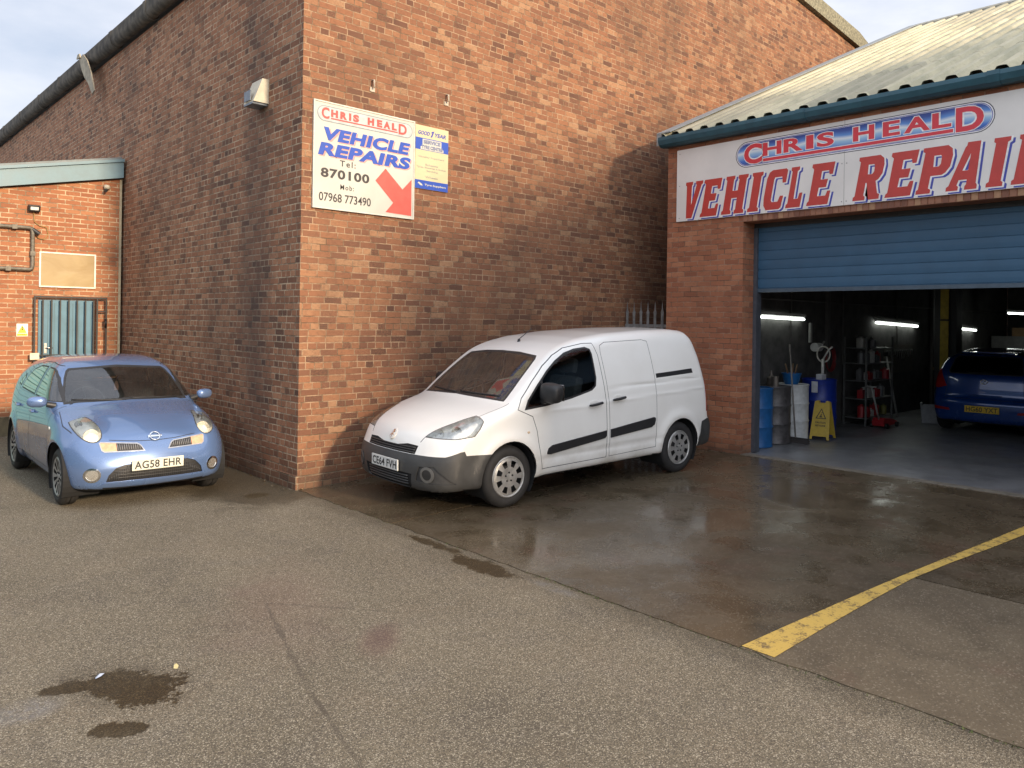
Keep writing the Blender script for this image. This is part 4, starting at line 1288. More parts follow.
for li, (z_, ms) in enumerate(lay):
    for k, m in enumerate(ms):
        x_ = -.5 + k * .19 + rg.uniform(-.02, .02); w_ = rg.uniform(.055, .085); h_2 = rg.uniform(.14, .25)
        mb = MB()
        if rg.random() < .5: mb.lathe([(0, 0), (w_, 0), (w_, h_2 * .85), (w_ * .35, h_2 * .93), (w_ * .35, h_2), (0, h_2)], Matrix.Translation((0, 0, 0)), 16)
        else:
            mb.box((-w_, -w_ * .7, 0), (w_, w_ * .7, h_2 * .8), bev=.01); mb.tube([(-w_ * .5, 0, h_2 * .78), (-w_ * .5, 0, h_2 * .92), (w_ * .4, 0, h_2 * .92), (w_ * .4, 0, h_2 * .78)], .012, 6)
        y_ = -2.26 + .36 - rg.uniform(.04, .12)
        o = mb.build('tin', m, smooth=True)
        o.location = (XG + 5.2 + x_, y_, .107 + z_ + .001)
        place = ['first', 'second', 'third', 'fourth', 'fifth', 'sixth'][k]
        tag(o, f'{nm[m.name]} tin standing {place} from the door end on the {lev[li]}', 'tin', 'tins on the workshop shelving')
b_ = empty('red_trolley_jack', tuple(GP(.10, 4.8, .107))); tag(b_, 'low red trolley jack on the floor before the shelving', 'jack')
mb = MB(); mb.prism([(-.3, .04), (.25, .04), (.30, .10), (.1, .15), (-.25, .18), (-.32, .12)], 'y', -.10, .10); mb.build('body', redm, b_)
mb = MB(); mb.tube([(-.26, 0, .14), (-.55, .02, .75)], .016, 8); mb.tube([(-.55, -.06, .75), (-.55, .10, .75)], .016, 8); mb.build('handle', simple('bracket_grey', (.3, .3, .3)), b_)
for dx in (-.25, .22):
    for dy in (-.13, .13):
        mb = MB(); mb.lathe([(0, -.02), (.045, -.02), (.045, .02), (0, .02)], Matrix.Translation((dx, dy, .046)) @ Matrix.Rotation(R(90), 4, 'X'), 14); mb.build('wheel', black, b_)
b_ = empty('leaning_pole', tuple(GP(-.35, 6.6, .107))); tag(b_, 'pale pole leaning against the dark wall beyond the shelving', 'pole')
mb = MB(); mb.tube([(0, .0, 0), (-.10, .20, 1.25)], .022, 8); mb.build('shaft', simple('pole_pale', (.34, .33, .31), .5), b_)
mb = MB(); mb.box((-.13, .17, 1.22), (-.07, .23, 1.30)); mb.build('cap', black, b_)
b_ = empty('plastic_tub', tuple(GP(.42, 6.2, .107)), R(15)); tag(b_, 'pale grey plastic tub on the floor by the blue hatchback', 'tub')
mb = MB(); mb.prism([(-.15, 0), (.15, 0), (.18, .34), (.19, .35), (.19, .37), (.165, .37), (.145, .03), (-.145, .03), (-.165, .37), (-.19, .37), (-.19, .35), (-.18, .34)], 'x', -.14, .14); mb.box((-.16, -.15, .0), (-.14, .15, .33)); mb.box((.14, -.15, .0), (.16, .15, .33))
mb.build('tub_body', simple('tub_grey', (.33, .33, .34), .6), b_)
tb = empty('tool_board', tuple(GP(-.60, 7.3, 1.25))); tag(tb, 'board of hanging hand tools on the dark wall beyond the shelving', 'tool board')
mb = MB(); mb.box((-.75, -.012, -.28), (.75, .010, .30)); mb.build('panel', simple('tool_panel', (.10, .09, .075), .8, var=.2), tb)
rg = random.Random(4)
for k in range(13):
    x_ = -.68 + k * .112; h_3 = rg.uniform(.10, .22)
    mb = MB(); mb.box((x_ - .010, -.035, .20 - h_3), (x_ + .010, -.014, .20)); mb.box((x_ - .028, -.038, .16), (x_ + .028, -.014, .20)); mb.build('spanner', simple('tool_steel', (.35, .35, .34), .35, .8), tb)
hs_ = empty('air_hose', tuple(GP(-.58, 3.9, 1.35))); tag(hs_, 'red air hose coiled on a hook between the paper roll and the shelving', 'hose')
mb = MB(); mb.tube([((.15 + .012 * (k // 20)) * math.cos(2 * math.pi * k / 20), -.05 - .012 * (k // 20), -.02 + (.19 + .012 * (k // 20)) * math.sin(2 * math.pi * k / 20)) for k in range(80)], .010, 6); mb.build('coil', simple('hose_red', (.20, .02, .02), .5), hs_, smooth=True)
mb = MB(); mb.tube([(0, .02, .15), (0, -.11, .15), (0, -.12, .20)], .010, 6); mb.build('hook', black, hs_)
wb = empty('work_bench', tuple(GP(-.20, 10.2, .107))); tag(wb, 'long dark work bench against the left wall near the back', 'bench')
mb = MB(); mb.box((-1.1, -.36, .86), (1.1, .34, .92)); mb.build('bench_top', simple('bench_wood', (.12, .085, .05), .7), wb)
for dx in (-1.02, 1.02):
    for dy in (-.30, .28):
        mb = MB(); mb.box((dx - .03, dy - .03, 0), (dx + .03, dy + .03, .859)); mb.build('leg', simple('shelf_grey', (.17, .17, .165), .5, .5), wb)
mb = MB(); mb.box((-.7, -.25, .921), (-.25, .15, 1.16), bev=.01); 
o = mb.build('tool_chest', redm); o.location = wb.location; tag(o, 'red tool chest on the long work bench at the back', 'tool chest')
# vehicle lift column
lc = empty('lift_column', tuple(GP(.38, 7.2, .107))); tag(lc, 'tall yellow two-post lift column beside the blue hatchback', 'vehicle lift')
mb = MB(); mb.box((-.16, -.20, 0), (.16, .20, 3.0)); mb.box((-.28, -.35, .0), (.28, .35, .02)); mb.build('column', simple('lift_black', (.028, .028, .03), .5), lc)
mb = MB(); mb.box((-.19, -.06, .03), (-.162, .09, 2.85)); mb.build('carriage_face', simple('lift_yellow', (.40, .28, .03), .5, var=.15), lc)
mb = MB(); mb.box((-.21, -.08, 1.95), (-.165, .11, 1.98)); mb.box((-.55, -.16, .35), (-.16, -.08, .43)); mb.tube([(-.50, -.12, .43), (-.50, -.12, .50)], .05, 12); mb.build('arm', black, lc)
# boards and boxes at the back
b_ = empty('wall_cabinet', tuple(GP(-.1, 13.5, 1.2))); tag(b_, 'pale grey wall cabinet at the back below the short tube', 'cabinet')
mb = MB(); mb.box((0, -.55, -.3), (.4, .45, .52)); mb.build('case', simple('cabinet_grey', (.20, .20, .20), .6), b_)
for ya_, yb_ in ((-.53, -.06), (-.04, .43)):
    mb = MB(); mb.box((-.012, ya_, -.28), (-.001, yb_, .50)); mb.build('door', simple('cabinet_door', (.22, .215, .21), .5), b_)
b_ = empty('cardboard_box', tuple(GP(.12, 13.5, 1.722))); tag(b_, 'brown cardboard box on the back cabinet', 'box')
mb = MB(); mb.box((0, -.2, 0), (.3, .2, .22)); mb.box((-.002, -.03, .0), (.0, .03, .222)); mb.build('carton', simple('cardboard', (.30, .18, .09), .8), b_)
b_ = empty('wall_clock', tuple(GP(.95, 13.4, 2.0))); tag(b_, 'pale poster with a dark dial high on the back wall', 'poster')
mb = MB(); mb.box((0, -.33, -.35), (.02, .33, .30)); mb.build('sheet', simple('poster_grey', (.16, .17, .17), .6), b_)
mb = MB(); mb.lathe([(0, .004), (.13, .004), (.15, 0)], Matrix.Translation((-.002, 0, 0)) @ Matrix.Rotation(R(-90), 4, 'Y'), 24); mb.build('dial', simple('dial', (.05, .05, .06), .3), b_)

# ================================================================== neighbours outside the picture
# the unit across the yard: its pitched end throws the long shade over the slab and the gable
nb = empty('neighbour_unit', (12, -30, 0)); tag(nb, 'pitched industrial unit across the yard outside the picture', 'building')
nx0 = 1.70
mb = MB(); mb.prism([(nx0, 0), (30, 0), (30, 11.3), (nx0 + 5.8, 11.3), (nx0, 9.0)], 'y', -60, -20)
o = mb.build('wall', simple('neighbour_brick', (.30, .19, .13), .9, var=.25, scale=3), nb); o.location = -Vector(nb.location)
mb = MB()
for xa in range(5, 24, 5):
    mb.box((xa, -19.99, .02), (xa + 3, -19.93, 3.6))
o = mb.build('door', simple('neighbour_door', (.12, .16, .17), .6), nb); o.location = -Vector(nb.location)
nb = empty('cladding_unit', (-17, 0, 0)); tag(nb, 'teal clad industrial unit left of the yard outside the picture', 'building')
mb = MB()
pp = []
y = -22.0
while y < 10: pp += [(-15.0, y), (-15.0, y + .10), (-15.06, y + .14), (-15.06, y + .24)]; y += .28
mb.prism([(a, b) for a, b in pp] + [(-24, y), (-24, -22)], 'z', 0, 5.2)
o = mb.build('wall', simple('teal_cladding', (.10, .21, .22), .5, var=.1, scale=2), nb); o.location = -Vector(nb.location)
mb = MB(); mb.box((-24.2, -22.2, 5.21), (-14.9, 10.2, 5.5)); o = mb.build('roof', simple('annex_roof', (.2, .22, .22), .7), nb); o.location = -Vector(nb.location)
# leaf litter and grit gathered at the wall foot
mb = MB()
rg = random.Random(23)
for i in range(420):
    k = rg.random()
    if k < .45: x, y = -.04 - abs(rg.gauss(0, .05)), rg.uniform(.0, 6.3)
    elif k < .65: x, y = rg.uniform(0, 5.5), -.035 - abs(rg.gauss(0, .05))
    elif k < .8: x, y = rg.uniform(-5, -.05), AY - .06 - abs(rg.gauss(0, .05))
    else: x, y = XG - .02 - abs(rg.gauss(0, .05)), rg.choice((rg.uniform(-2.2, -1.0), rg.uniform(-7.5, -2.3)))
    z0 = .004 + (SL * x + .006 if x > 0 and y < 0 else 0)
    a = rg.uniform(0, 6.28); l = rg.choice((.006, .008, .012, .022)); c_, s_ = math.cos(a) * l, math.sin(a) * l
    mb.face([(x - c_, y - s_, z0), (x + s_ * .5, y - c_ * .5, z0 + l * .5), (x + c_, y + s_, z0 + l * .2), (x - s_ * .5, y + c_ * .5, z0 + l * .6)], mi=rg.choice((0, 0, 1, 2)))
tag(mb.build('leaf_litter', [simple('litter_brown', (.10, .065, .03), .9), simple('litter_grey', (.16, .14, .11), .9), simple('litter_tan', (.28, .19, .08), .9)]), 'loose grit and dead leaves gathered along the foot of the walls', 'leaf litter', None, 'stuff')
# litter on the asphalt
for (x, y, a, c, lb, cat) in ((-2.93, -3.45, .4, (.45, .50, .60), 'scrap of pale blue litter at the edge of the left puddle', 'litter'),
                              (-2.585, -3.60, 1.2, (.62, .52, .25), 'small yellow leaf lying on the open asphalt', 'leaf')):
    mb = MB(); mb.poly([(-.028, -.008), (.0, -.014), (.03, -.003), (.012, .010), (-.012, .012)], lambda p, q_: Vector((p, q_, .006 + .006 * math.sin(p * 90))))
    o = mb.build('litter' if cat == 'litter' else 'leaf', simple(lb[:14].replace(' ', '_'), c, .5)); o.location = (x, y, .002); o.rotation_euler = (0, 0, a); tag(o, lb, cat)

# ================================================================== vehicles
def smax(a, b, k):
    h = np.maximum(k - np.abs(a - b), 0) / k
    return np.maximum(a, b) + h * h * k * .25

class Curve1:
    def __init__(s, pts, sig):
        xs = np.array([p[0] for p in pts]); ys = np.array([p[1] for p in pts])
        lo, hi = xs.min() - .6, xs.max() + .6
        g = np.linspace(lo, hi, 1600)
        st = g[1] - g[0]
        sl0 = (ys[1] - ys[0]) / (xs[1] - xs[0]); sl1 = (ys[-1] - ys[-2]) / (xs[-1] - xs[-2])
        v = np.interp(g, xs, ys)
        v = np.where(g < xs[0], ys[0] + sl0 * (g - xs[0]), v)
        v = np.where(g > xs[-1], ys[-1] + sl1 * (g - xs[-1]), v)
        n = int(3 * sig / st) + 1
        k = np.exp(-.5 * (np.arange(-n, n + 1) * st / sig) ** 2); k /= k.sum()
        s.g = g; s.v = np.convolve(np.pad(v, n, mode='edge'), k, mode='valid')
    def __call__(s, x): return np.interp(x, s.g, s.v)

class Shell:
    """car body as a smooth solid; a box grid is projected on its surface"""
    def __init__(s, P):
        s.P = P
        s.T = Curve1(P['top'], P.get('top_sig', .045))
        s.Wz = Curve1(P['wz'], P.get('wz_sig', .05))
        s.Ws = Curve1(P['ws'], .12)
        s.F0 = Curve1(P['front'], .035)
        s.R0 = Curve1(P['rear'], .035)
    def F(s, p):
        P = s.P
        x, y, z = p[:, 0], p[:, 1], p[:, 2]
        ay = np.abs(y); hw = P['hw']; yn = ay / hw
        xs = x - P['wrap'] * yn ** 2 * np.clip((2.0 - x) / 1.0, 0, 1)
        top0 = s.T(xs)
        slope = (s.T(xs + .01) - s.T(xs - .01)) / .02
        crown = P['crown']
        top = (z - (top0 - crown * yn ** 2)) / np.sqrt(1 + slope ** 2)
        for (bx, by, sx, sy, h) in P.get('bumps', []):
            top = top - h * np.exp(-((x - bx) / sx) ** 2 - ((ay - by) / sy) ** 2)
        W = s.Wz(z) * s.Ws(x)
        for (wx, wzc, r, h) in P['flares']:
            d = np.sqrt((x - wx) ** 2 + (z - wzc) ** 2)
            W = W + h * np.exp(-((d - r) / .075) ** 2) * (z > 0)
        for (cx0, cx1, cz0, cz1, wd, h) in P.get('creases', []):
            zc = cz0 + (cz1 - cz0) * (x - cx0) / (cx1 - cx0)
            m = 1 / (1 + np.exp(-(x - cx0) / .06)) * 1 / (1 + np.exp((x - cx1) / .06))
            W = W + h * m * np.exp(-((z - zc) / wd) ** 2)
        side = ay - W
        ks = P['ks'](x) if callable(P['ks']) else P['ks']
        f = smax(top, side, ks)
        fr = s.F0(z) + P['fc'] * yn ** 2 + P['fc2'] * yn ** 6 - x
        f = smax(f, fr, P['kf'])
        rr = x - (s.R0(z) - P['rc'] * yn ** 2 - P['rc2'] * yn ** 6)
        f = smax(f, rr, P['kr'])
        f = smax(f, P['zb'] + P.get('zbs', 0) * x - z, .07)
        return f
    def grad(s, p):
        e = 1.5e-3
        g = np.zeros_like(p)
        for i in range(3):
            d = np.zeros(3); d[i] = e
            g[:, i] = s.F(p + d) - s.F(p - d)
        n = np.linalg.norm(g, axis=1, keepdims=True)
        return g / np.maximum(n, 1e-9)
    def grid(s, st):
        P = s.P
        x0, x1, hw, z0, z1 = -.06, P['L'] + .06, P['hw'] + .08, .08, P['H'] + .08
        def lin(a, b): return np.linspace(a, b, max(2, int(round((b - a) / st)) + 1))
        X, Y, Z = lin(x0, x1), lin(-hw, hw), lin(z0, z1)
        V = []; Fc = []
        def add(A, B, fn, flip):
            base = len(V)
            for b in B:
                for a in A: V.append(fn(a, b))
            nA = len(A)
            for j in range(len(B) - 1):
                for i in range(nA - 1):
                    q_ = [base + j * nA + i, base + j * nA + i + 1, base + (j + 1) * nA + i + 1, base + (j + 1) * nA + i]
                    Fc.append(q_[::-1] if flip else q_)
        add(X, Z, lambda a, b: (a, -hw, b), False)
        add(X, Z, lambda a, b: (a, hw, b), True)
        add(X, Y, lambda a, b: (a, b, z1), False)
        add(X, Y, lambda a, b: (a, b, z0), True)
        add(Y, Z, lambda a, b: (x0, a, b), True)
        add(Y, Z, lambda a, b: (x1, a, b), False)
        q_ = np.array(V, float)
        a = P['anchor']
        A = np.stack([np.clip(q_[:, 0], a[0], a[1]), np.clip(q_[:, 1], -a[2], a[2]), np.clip(q_[:, 2], a[3], a[4])], 1)
        # first crossing along the ray
        N = 60
        lo = np.zeros(len(q_)); hi = np.ones(len(q_)); found = np.zeros(len(q_), bool)
        for k in range(1, N + 1):
            t_ = k / N
            val = s.F(A + (q_ - A) * t_)
            new = (~found) & (val > 0)
            hi[new] = t_; lo[new] = (k - 1) / N
            found |= new
        for _ in range(22):
            m = (lo + hi) / 2
            val = s.F(A + (q_ - A) * m[:, None])
            lo = np.where(val > 0, lo, m); hi = np.where(val > 0, m, hi)
        pts = A + (q_ - A) * hi[:, None]
        bm = bmesh.new()
        vs = [bm.verts.new(p) for p in pts]
        for f in Fc:
            try: bm.faces.new([vs[i] for i in f])
            except ValueError: pass
        bmesh.ops.remove_doubles(bm, verts=bm.verts, dist=1e-4)
        bm.normal_update()
        return bm

AX = {'side': (0, 2, 1), 'front': (1, 2, 0), 'top': (0, 1, 2)}
def pin(pt, poly):
    x, y = pt
    c = False
    n = len(poly)
    j = n - 1
    for i in range(n):
        xi, yi = poly[i]; xj, yj = poly[j]
        if (yi > y) != (yj > y) and x < (xj - xi) * (y - yi) / (yj - yi) + xi: c = not c
        j = i
    return c

class Cutter:
    def __init__(s, bm):
        s.bm = bm
        s.lay = bm.faces.layers.int.new('part')
        s.names = ['body']
    def pid(s, name):
        if name not in s.names: s.names.append(name)
        return s.names.index(name)
    def cut(s, polys, pred, name, only=None):
        """polys: [(view, polygon), ...]; faces inside all of them and passing pred(centre, normal) become part `name`"""
        bm = s.bm; lay = s.lay
        okids = None if only is None else [s.pid(o) for o in only]
        first = True
        for view, poly in polys:
            i, j, k = AX[view]
            xs = [p[0] for p in poly]; ys = [p[1] for p in poly]
            mg = .06
            b = (min(xs) - mg, max(xs) + mg, min(ys) - mg, max(ys) + mg)
            sel = []
            for f in bm.faces:
                c = f.calc_center_median()
                if b[0] < c[i] < b[1] and b[2] < c[j] < b[3] and pred(c, f.normal): sel.append(f)
            geom = list({v for f in sel for v in f.verts}) + list({e for f in sel for e in f.edges}) + sel
            n = len(poly)
            for a in range(n):
                p0, p1 = poly[a], poly[(a + 1) % n]
                co = Vector((0, 0, 0)); co[i] = p0[0]; co[j] = p0[1]
                no = Vector((0, 0, 0)); no[i] = -(p1[1] - p0[1]); no[j] = (p1[0] - p0[0])
                if no.length < 1e-7: continue
                no.normalize()
                r = bmesh.ops.bisect_plane(bm, geom=geom, dist=1e-5, plane_co=co, plane_no=no)
                geom = r['geom']
        bm.normal_update()
        pidv = s.pid(name) if name else -1
        out = []
        for f in bm.faces:
            c = f.calc_center_median()
            if okids is not None and f[lay] not in okids: continue
            ok = True
            for view, poly in polys:
                i, j, k = AX[view]
                if not pin((c[i], c[j]), poly): ok = False; break
            if ok and pred(c, f.normal): out.append(f)
        if name is None:
            bmesh.ops.delete(bm, geom=out, context='FACES')
        else:
            for f in out: f[lay] = pidv
        return out

def shrink(poly, d):
    return inset(poly, -d)

def circ(cx, cz, r, n=30, a0=0):
    return [(cx + r * math.cos(2 * math.pi * k / n + a0), cz + r * math.sin(2 * math.pi * k / n + a0)) for k in range(n)]

def split_parts(shell, cutter, root, xoff, spec, P):
    """spec: name -> (object name, materials, parent key, offset along the surface normal)"""
    bm = cutter.bm; lay = cutter.lay
    objs = {}
    bm.faces.ensure_lookup_table()
    byid = {}
    for f in bm.faces: byid.setdefault(f[lay], []).append(f)
    for pid_, fs_ in byid.items():
        nm_ = cutter.names[pid_]
        if nm_ not in spec: raise Exception('no spec for ' + nm_)
    order = sorted(byid, key=lambda i: 0 if spec[cutter.names[i]][2] is None else 1)
    for pid_ in order:
        nm_ = cutter.names[pid_]
        oname, mats, par, off = spec[nm_]
        fs_ = byid[pid_]
        vmap = {}; V = []; Fc = []
        for f in fs_:
            idx = []
            for v in f.verts:
                if v not in vmap:
                    vmap[v] = len(V); V.append(tuple(v.co))
                idx.append(vmap[v])
            Fc.append(idx)
        V = np.array(V)
        N = shell.grad(V)
        V2 = V + N * off
        V2[:, 0] -= xoff
        me = bpy.data.meshes.new(oname)
        if isinstance(off, (int, float)) and off > .003:
            # a real moulding: add a rim back to the body
            from collections import Counter
            ec = Counter(); ed = {}
            for f in Fc:
                for a in range(len(f)):
                    e = (f[a], f[(a + 1) % len(f)])
                    ec[tuple(sorted(e))] += 1; ed[tuple(sorted(e))] = e
            n0 = len(V2)
            Vb = V - N * .004; Vb[:, 0] -= xoff
            allV = np.concatenate([V2, Vb])
            rim = [(ed[k][1], ed[k][0], ed[k][0] + n0, ed[k][1] + n0) for k, c in ec.items() if c == 1]
            me.from_pydata([tuple(v) for v in allV], [], Fc + rim)
            me.shade_smooth()
            me.set_sharp_from_angle(angle=R(50))
        else:
            me.from_pydata([tuple(v) for v in V2], [], Fc)
            me.shade_smooth()
            me.normals_split_custom_set_from_vertices([tuple(n) for n in N])
        for m in (mats if isinstance(mats, (list, tuple)) else [mats]): me.materials.append(m)
        o = bpy.data.objects.new(oname, me); COL.objects.link(o)
        o.parent = root if par is None else objs[par]
        objs[nm_] = o
    return objs

def lining(shell, cutter, root, xoff, skip, mat, d=.03, zmin=.25):
    bm = cutter.bm; lay = cutter.lay
    ids = [cutter.names.index(n) for n in skip if n in cutter.names]
    vmap = {}; V = []; Fc = []
    for f in bm.faces:
        if f[lay] in ids: continue
        c = f.calc_center_median()
        idx = []
        for v in f.verts:
            if v not in vmap: vmap[v] = len(V); V.append(tuple(v.co))
            idx.append(vmap[v])
        Fc.append(idx[::-1])
    V = np.array(V); N = shell.grad(V)
    V = V - N * d; V[:, 0] -= xoff
    me = bpy.data.meshes.new('interior_lining'); me.from_pydata([tuple(v) for v in V], [], Fc); me.materials.append(mat)
    o = bpy.data.objects.new('interior_lining', me); COL.objects.link(o); o.parent = root
    return o

rubber = simple('tyre_rubber', (.020, .019, .018), .75, var=.25, scale=18)
alloy = simple('hubcap_silver', (.66, .65, .62), .38, .45, var=.18, scale=9)
alloy_d = simple('brake_dark', (.012, .012, .012), .7)
archm = simple('arch_liner', (.010, .010, .010), .9)
plast = simple('black_trim', (.022, .022, .023), .48, var=.15)
dash = simple('dashboard_grey', (.05, .05, .052), .7)
seatm = simple('seat_cloth', (.075, .077, .085), .9, var=.2, scale=40)
chrome = simple('chrome', (.75, .75, .75), .12, 1.0, var=.03)
lampw = simple('reflector_silver', (.84, .82, .75), .18, .85, var=.1, scale=30)
lensm = glass('lamp_lens', (.96, .96, .94), .9)
winm = glass('window_glass', (.62, .68, .66), 1.0)
winw = glass('windscreen_glass', (.66, .70, .66), 1.0, .10)
platew = simple('plate_white', (.66, .66, .62), .35, var=.03)
platey = simple('plate_yellow', (.72, .46, .03), .35, var=.03)
inkp = simple('plate_ink', (.02, .02, .02), .5)
amber = simple('amber_lens', (.70, .34, .20), .2, var=.15, scale=30)
redl = simple('tail_red', (.30, .012, .012), .15, var=.1)

def wheel(root, x, y, sgn, r, rr, wd, style, steer=0.0):
    """sgn: which way the outer face points (+y or -y); parts tyre and rim under the wheel"""
    w = empty('wheel', (x, y, r - .004)); w.parent = root
    M = Matrix.Rotation(steer, 4, 'Z') @ Matrix.Rotation(R(-90) * sgn, 4, 'X')   # local z -> outward
    hb = wd / 2
    mb = MB()
    pr = [(rr, -hb * .9), (rr + .02, -hb), (r - .035, -hb), (r - .008, -hb + .022), (r, -hb + .05)]
    for g in (-.045, 0, .045): pr += [(r, g - .006), (r - .009, g - .004), (r - .009, g + .004), (r, g + .006)]
    pr += [(r, hb - .05), (r - .008, hb - .022), (r - .035, hb - .002), (r - .06, hb + .004), (rr + .025, hb + .002), (rr + .004, hb - .006), (rr - .002, hb - .02)]
    mb.lathe(pr, M, 48)
    mb.build('tyre', rubber, w, smooth=True, sharp=45)
    mb = MB()
    mb.lathe([(rr - .004, hb - .012), (rr - .012, hb - .04), (rr - .03, -hb * .8), (0, -hb * .8)], M, 40)
    mb.build('brake', alloy_d, w, smooth=True)
    mb = MB()
    if style == 'cap':
        rad = [.0, .030, .034, .060, .104, .168, rr - .014, rr - .004, rr + .006]
        dep = [hb + .010, hb + .008, hb + .0, hb + .002, hb + .008, hb + .006, hb - .004, hb + .004, hb - .006]
        nsec, per, gap, gi = 64, 8, (2, 6), (4, 5)
    else:
        rad = [.0, .028, .034, .055, .075, .155, rr - .022, rr - .010, rr + .004]
        dep = [hb - .012, hb - .014, hb - .022, hb - .022, hb - .018, hb - .012, hb - .010, hb - .002, hb - .012]
        nsec, per, gap, gi = 72, 6, (2, 5), (4, 5)
    rings = []
    for i, (a, d) in enumerate(zip(rad, dep)):
        if a == 0: rings.append([mb.bm.verts.new(M @ Vector((0, 0, d)))] * nsec)
        else: rings.append([mb.bm.verts.new(M @ Vector((a * math.cos(2 * math.pi * k / nsec), a * math.sin(2 * math.pi * k / nsec), d))) for k in range(nsec)])
    for i in range(len(rad) - 1):
        for k in range(nsec):
            k2 = (k + 1) % nsec
            if i == gi[0] and gap[0] <= (k % per) < gap[1]: continue
            if style != 'cap' and i == gi[1] and gap[0] <= (k % per) < gap[1]: continue
            if i == 0: mb.bm.faces.new([rings[0][0], rings[1][k], rings[1][k2]])
            else: mb.bm.faces.new([rings[i][k], rings[i][k2], rings[i + 1][k2], rings[i + 1][k]])
    # returns so the rim has thickness
    r_ = bmesh.ops.solidify(mb.bm, geom=mb.bm.faces[:], thickness=.012)
    mb.build('rim', alloy, w, smooth=True, sharp=40)
    mb = MB()
    for k in range(5):
        a = 2 * math.pi * k / 5 + .3
        mb.lathe([(0, hb + (.010 if style == 'cap' else -.010)), (.009, hb + (.009 if style == 'cap' else -.012)), (.010, hb - .03)], M @ Matrix.Translation((.046 * math.cos(a), .046 * math.sin(a), 0)), 8)
    mb.build('wheel_nuts', alloy_d, w)
    return w

def arch_liner(root, x, z, r, y_in, y_out, sgn):
    mb = MB()
    n = 24
    a0 = math.asin(min(1, max(-1, (.12 - z) / r)))
    A = []; B = []
    for k in range(n + 1):
        a = a0 + (math.pi - 2 * a0) * k / n
        A.append(mb.bm.verts.new((x + r * math.cos(a), sgn * y_out, z + r * math.sin(a))))
        B.append(mb.bm.verts.new((x + r * math.cos(a), sgn * y_in, z + r * math.sin(a))))
    for k in range(n): mb.bm.faces.new([A[k], A[k + 1], B[k + 1], B[k]])
    mb.bm.faces.new(B)
    return mb.build('arch_liner', archm, root)

def ellipsoid(mb, c, r, M=Matrix.Identity(4), pw=2.6, seg=20, mi=0):
    """superellipsoid"""
    def sp(v): return math.copysign(abs(v) ** (2 / pw), v)
    rings = []
    n = seg // 2
    for i in range(n + 1):
        t_ = -math.pi / 2 + math.pi * i / n
        rings.append([mb.bm.verts.new(M @ Vector((c[0] + r[0] * sp(math.cos(t_)) * sp(math.cos(2 * math.pi * k / seg)),
                                                  c[1] + r[1] * sp(math.cos(t_)) * sp(math.sin(2 * math.pi * k / seg)),
                                                  c[2] + r[2] * sp(math.sin(t_))))) for k in range(seg)])
    for i in range(n):
        for k in range(seg):
            f = mb.bm.faces.new([rings[i][k], rings[i][(k + 1) % seg], rings[i + 1][(k + 1) % seg], rings[i + 1][k]])
            f.smooth = True; f.material_index = mi

def project(shell, pts, axis, side_sign=1):
    """slide points along an axis on to the body from outside"""
    p = np.array(pts, float)
    q_ = p.copy()
    if axis == 'x-': lo = np.full(len(p), -.2); hi = np.full(len(p), 1.4); i = 0; inside_hi = True
    elif axis == 'x+': lo = np.full(len(p), shell.P['L'] + .2); hi = np.full(len(p), shell.P['L'] - 1.0); i = 0
    elif axis == 'y': lo = np.full(len(p), 1.2 * side_sign); hi = np.full(len(p), .2 * side_sign); i = 1
    else: lo = np.full(len(p), 2.2); hi = np.full(len(p), .5); i = 2
    for _ in range(30):
        m = (lo + hi) / 2; q_[:, i] = m
        v = shell.F(q_)
        lo = np.where(v > 0, m, lo); hi = np.where(v > 0, hi, m)
    q_[:, i] = lo
    return q_

def seat(root, x, y, z, h=.62):
    st = empty('seat', (x, y, z)); st.parent = root
    mb = MB(); mb.box((-.25, -.24, -.05), (.25, .24, .12), bev=.05); mb.build('cushion', seatm, st, smooth=True)
    mb = MB(); mb.box((-.07, -.23, 0), (.07, .23, h), bev=.055, M=Matrix.Translation((.22, 0, .05)) @ Matrix.Rotation(R(14), 4, 'Y')); mb.build('backrest', seatm, st, smooth=True)
    mb = MB(); mb.box((-.045, -.12, h + .03), (.045, .12, h + .21), bev=.04, M=Matrix.Translation((.22, 0, .05)) @ Matrix.Rotation(R(14), 4, 'Y')); mb.tube([(.36, .05, h + .02), (.38, .05, h + .1)], .007, 6); mb.build('headrest', seatm, st, smooth=True)
    return st

def steering(root, x, y, z, r=.19):
    mb = MB(); M = Matrix.Translation((x, y, z)) @ Matrix.Rotation(R(-62), 4, 'Y')
    mb.tube([M @ Vector((r * math.cos(a), r * math.sin(a), 0)) for a in [2 * math.pi * k / 24 for k in range(24)]], .016, 8, closed=True)
    for a in (0.2, 2.94, 4.71): mb.tube([M @ Vector((0, 0, -.02)), M @ Vector((r * math.cos(a), r * math.sin(a), 0))], .018, 8)
    mb.tube([M @ Vector((0, 0, 0)), M @ Vector((0, 0, -.25))], .05, 10)
    mb.build('steering_wheel', plast, root, smooth=True)

def plate(root, x, z, text, w, h, face, mat, tilt=0.0, y=0.0):
    """number plate; face -1 looks to -x, +1 looks to +x"""
    r = empty('number_plate', (x, y, z)); r.parent = root
    M = Matrix.Rotation(tilt * -face, 4, 'Y')
    mb = MB(); mb.box((-.006, -w / 2, -h / 2), (.006, w / 2, h / 2), bev=.004, M=M); mb.build('backing', mat, r)
    mb = MB()
    fn = (lambda a, b: M @ Vector((face * .0075, face * a, b)))
    text_into(mb, text, -w * .455, w * .455, -h * .36, h * .36, fn, .018, 0, 0, 1.05)
    mb.build('characters', inkp, r)
    return r

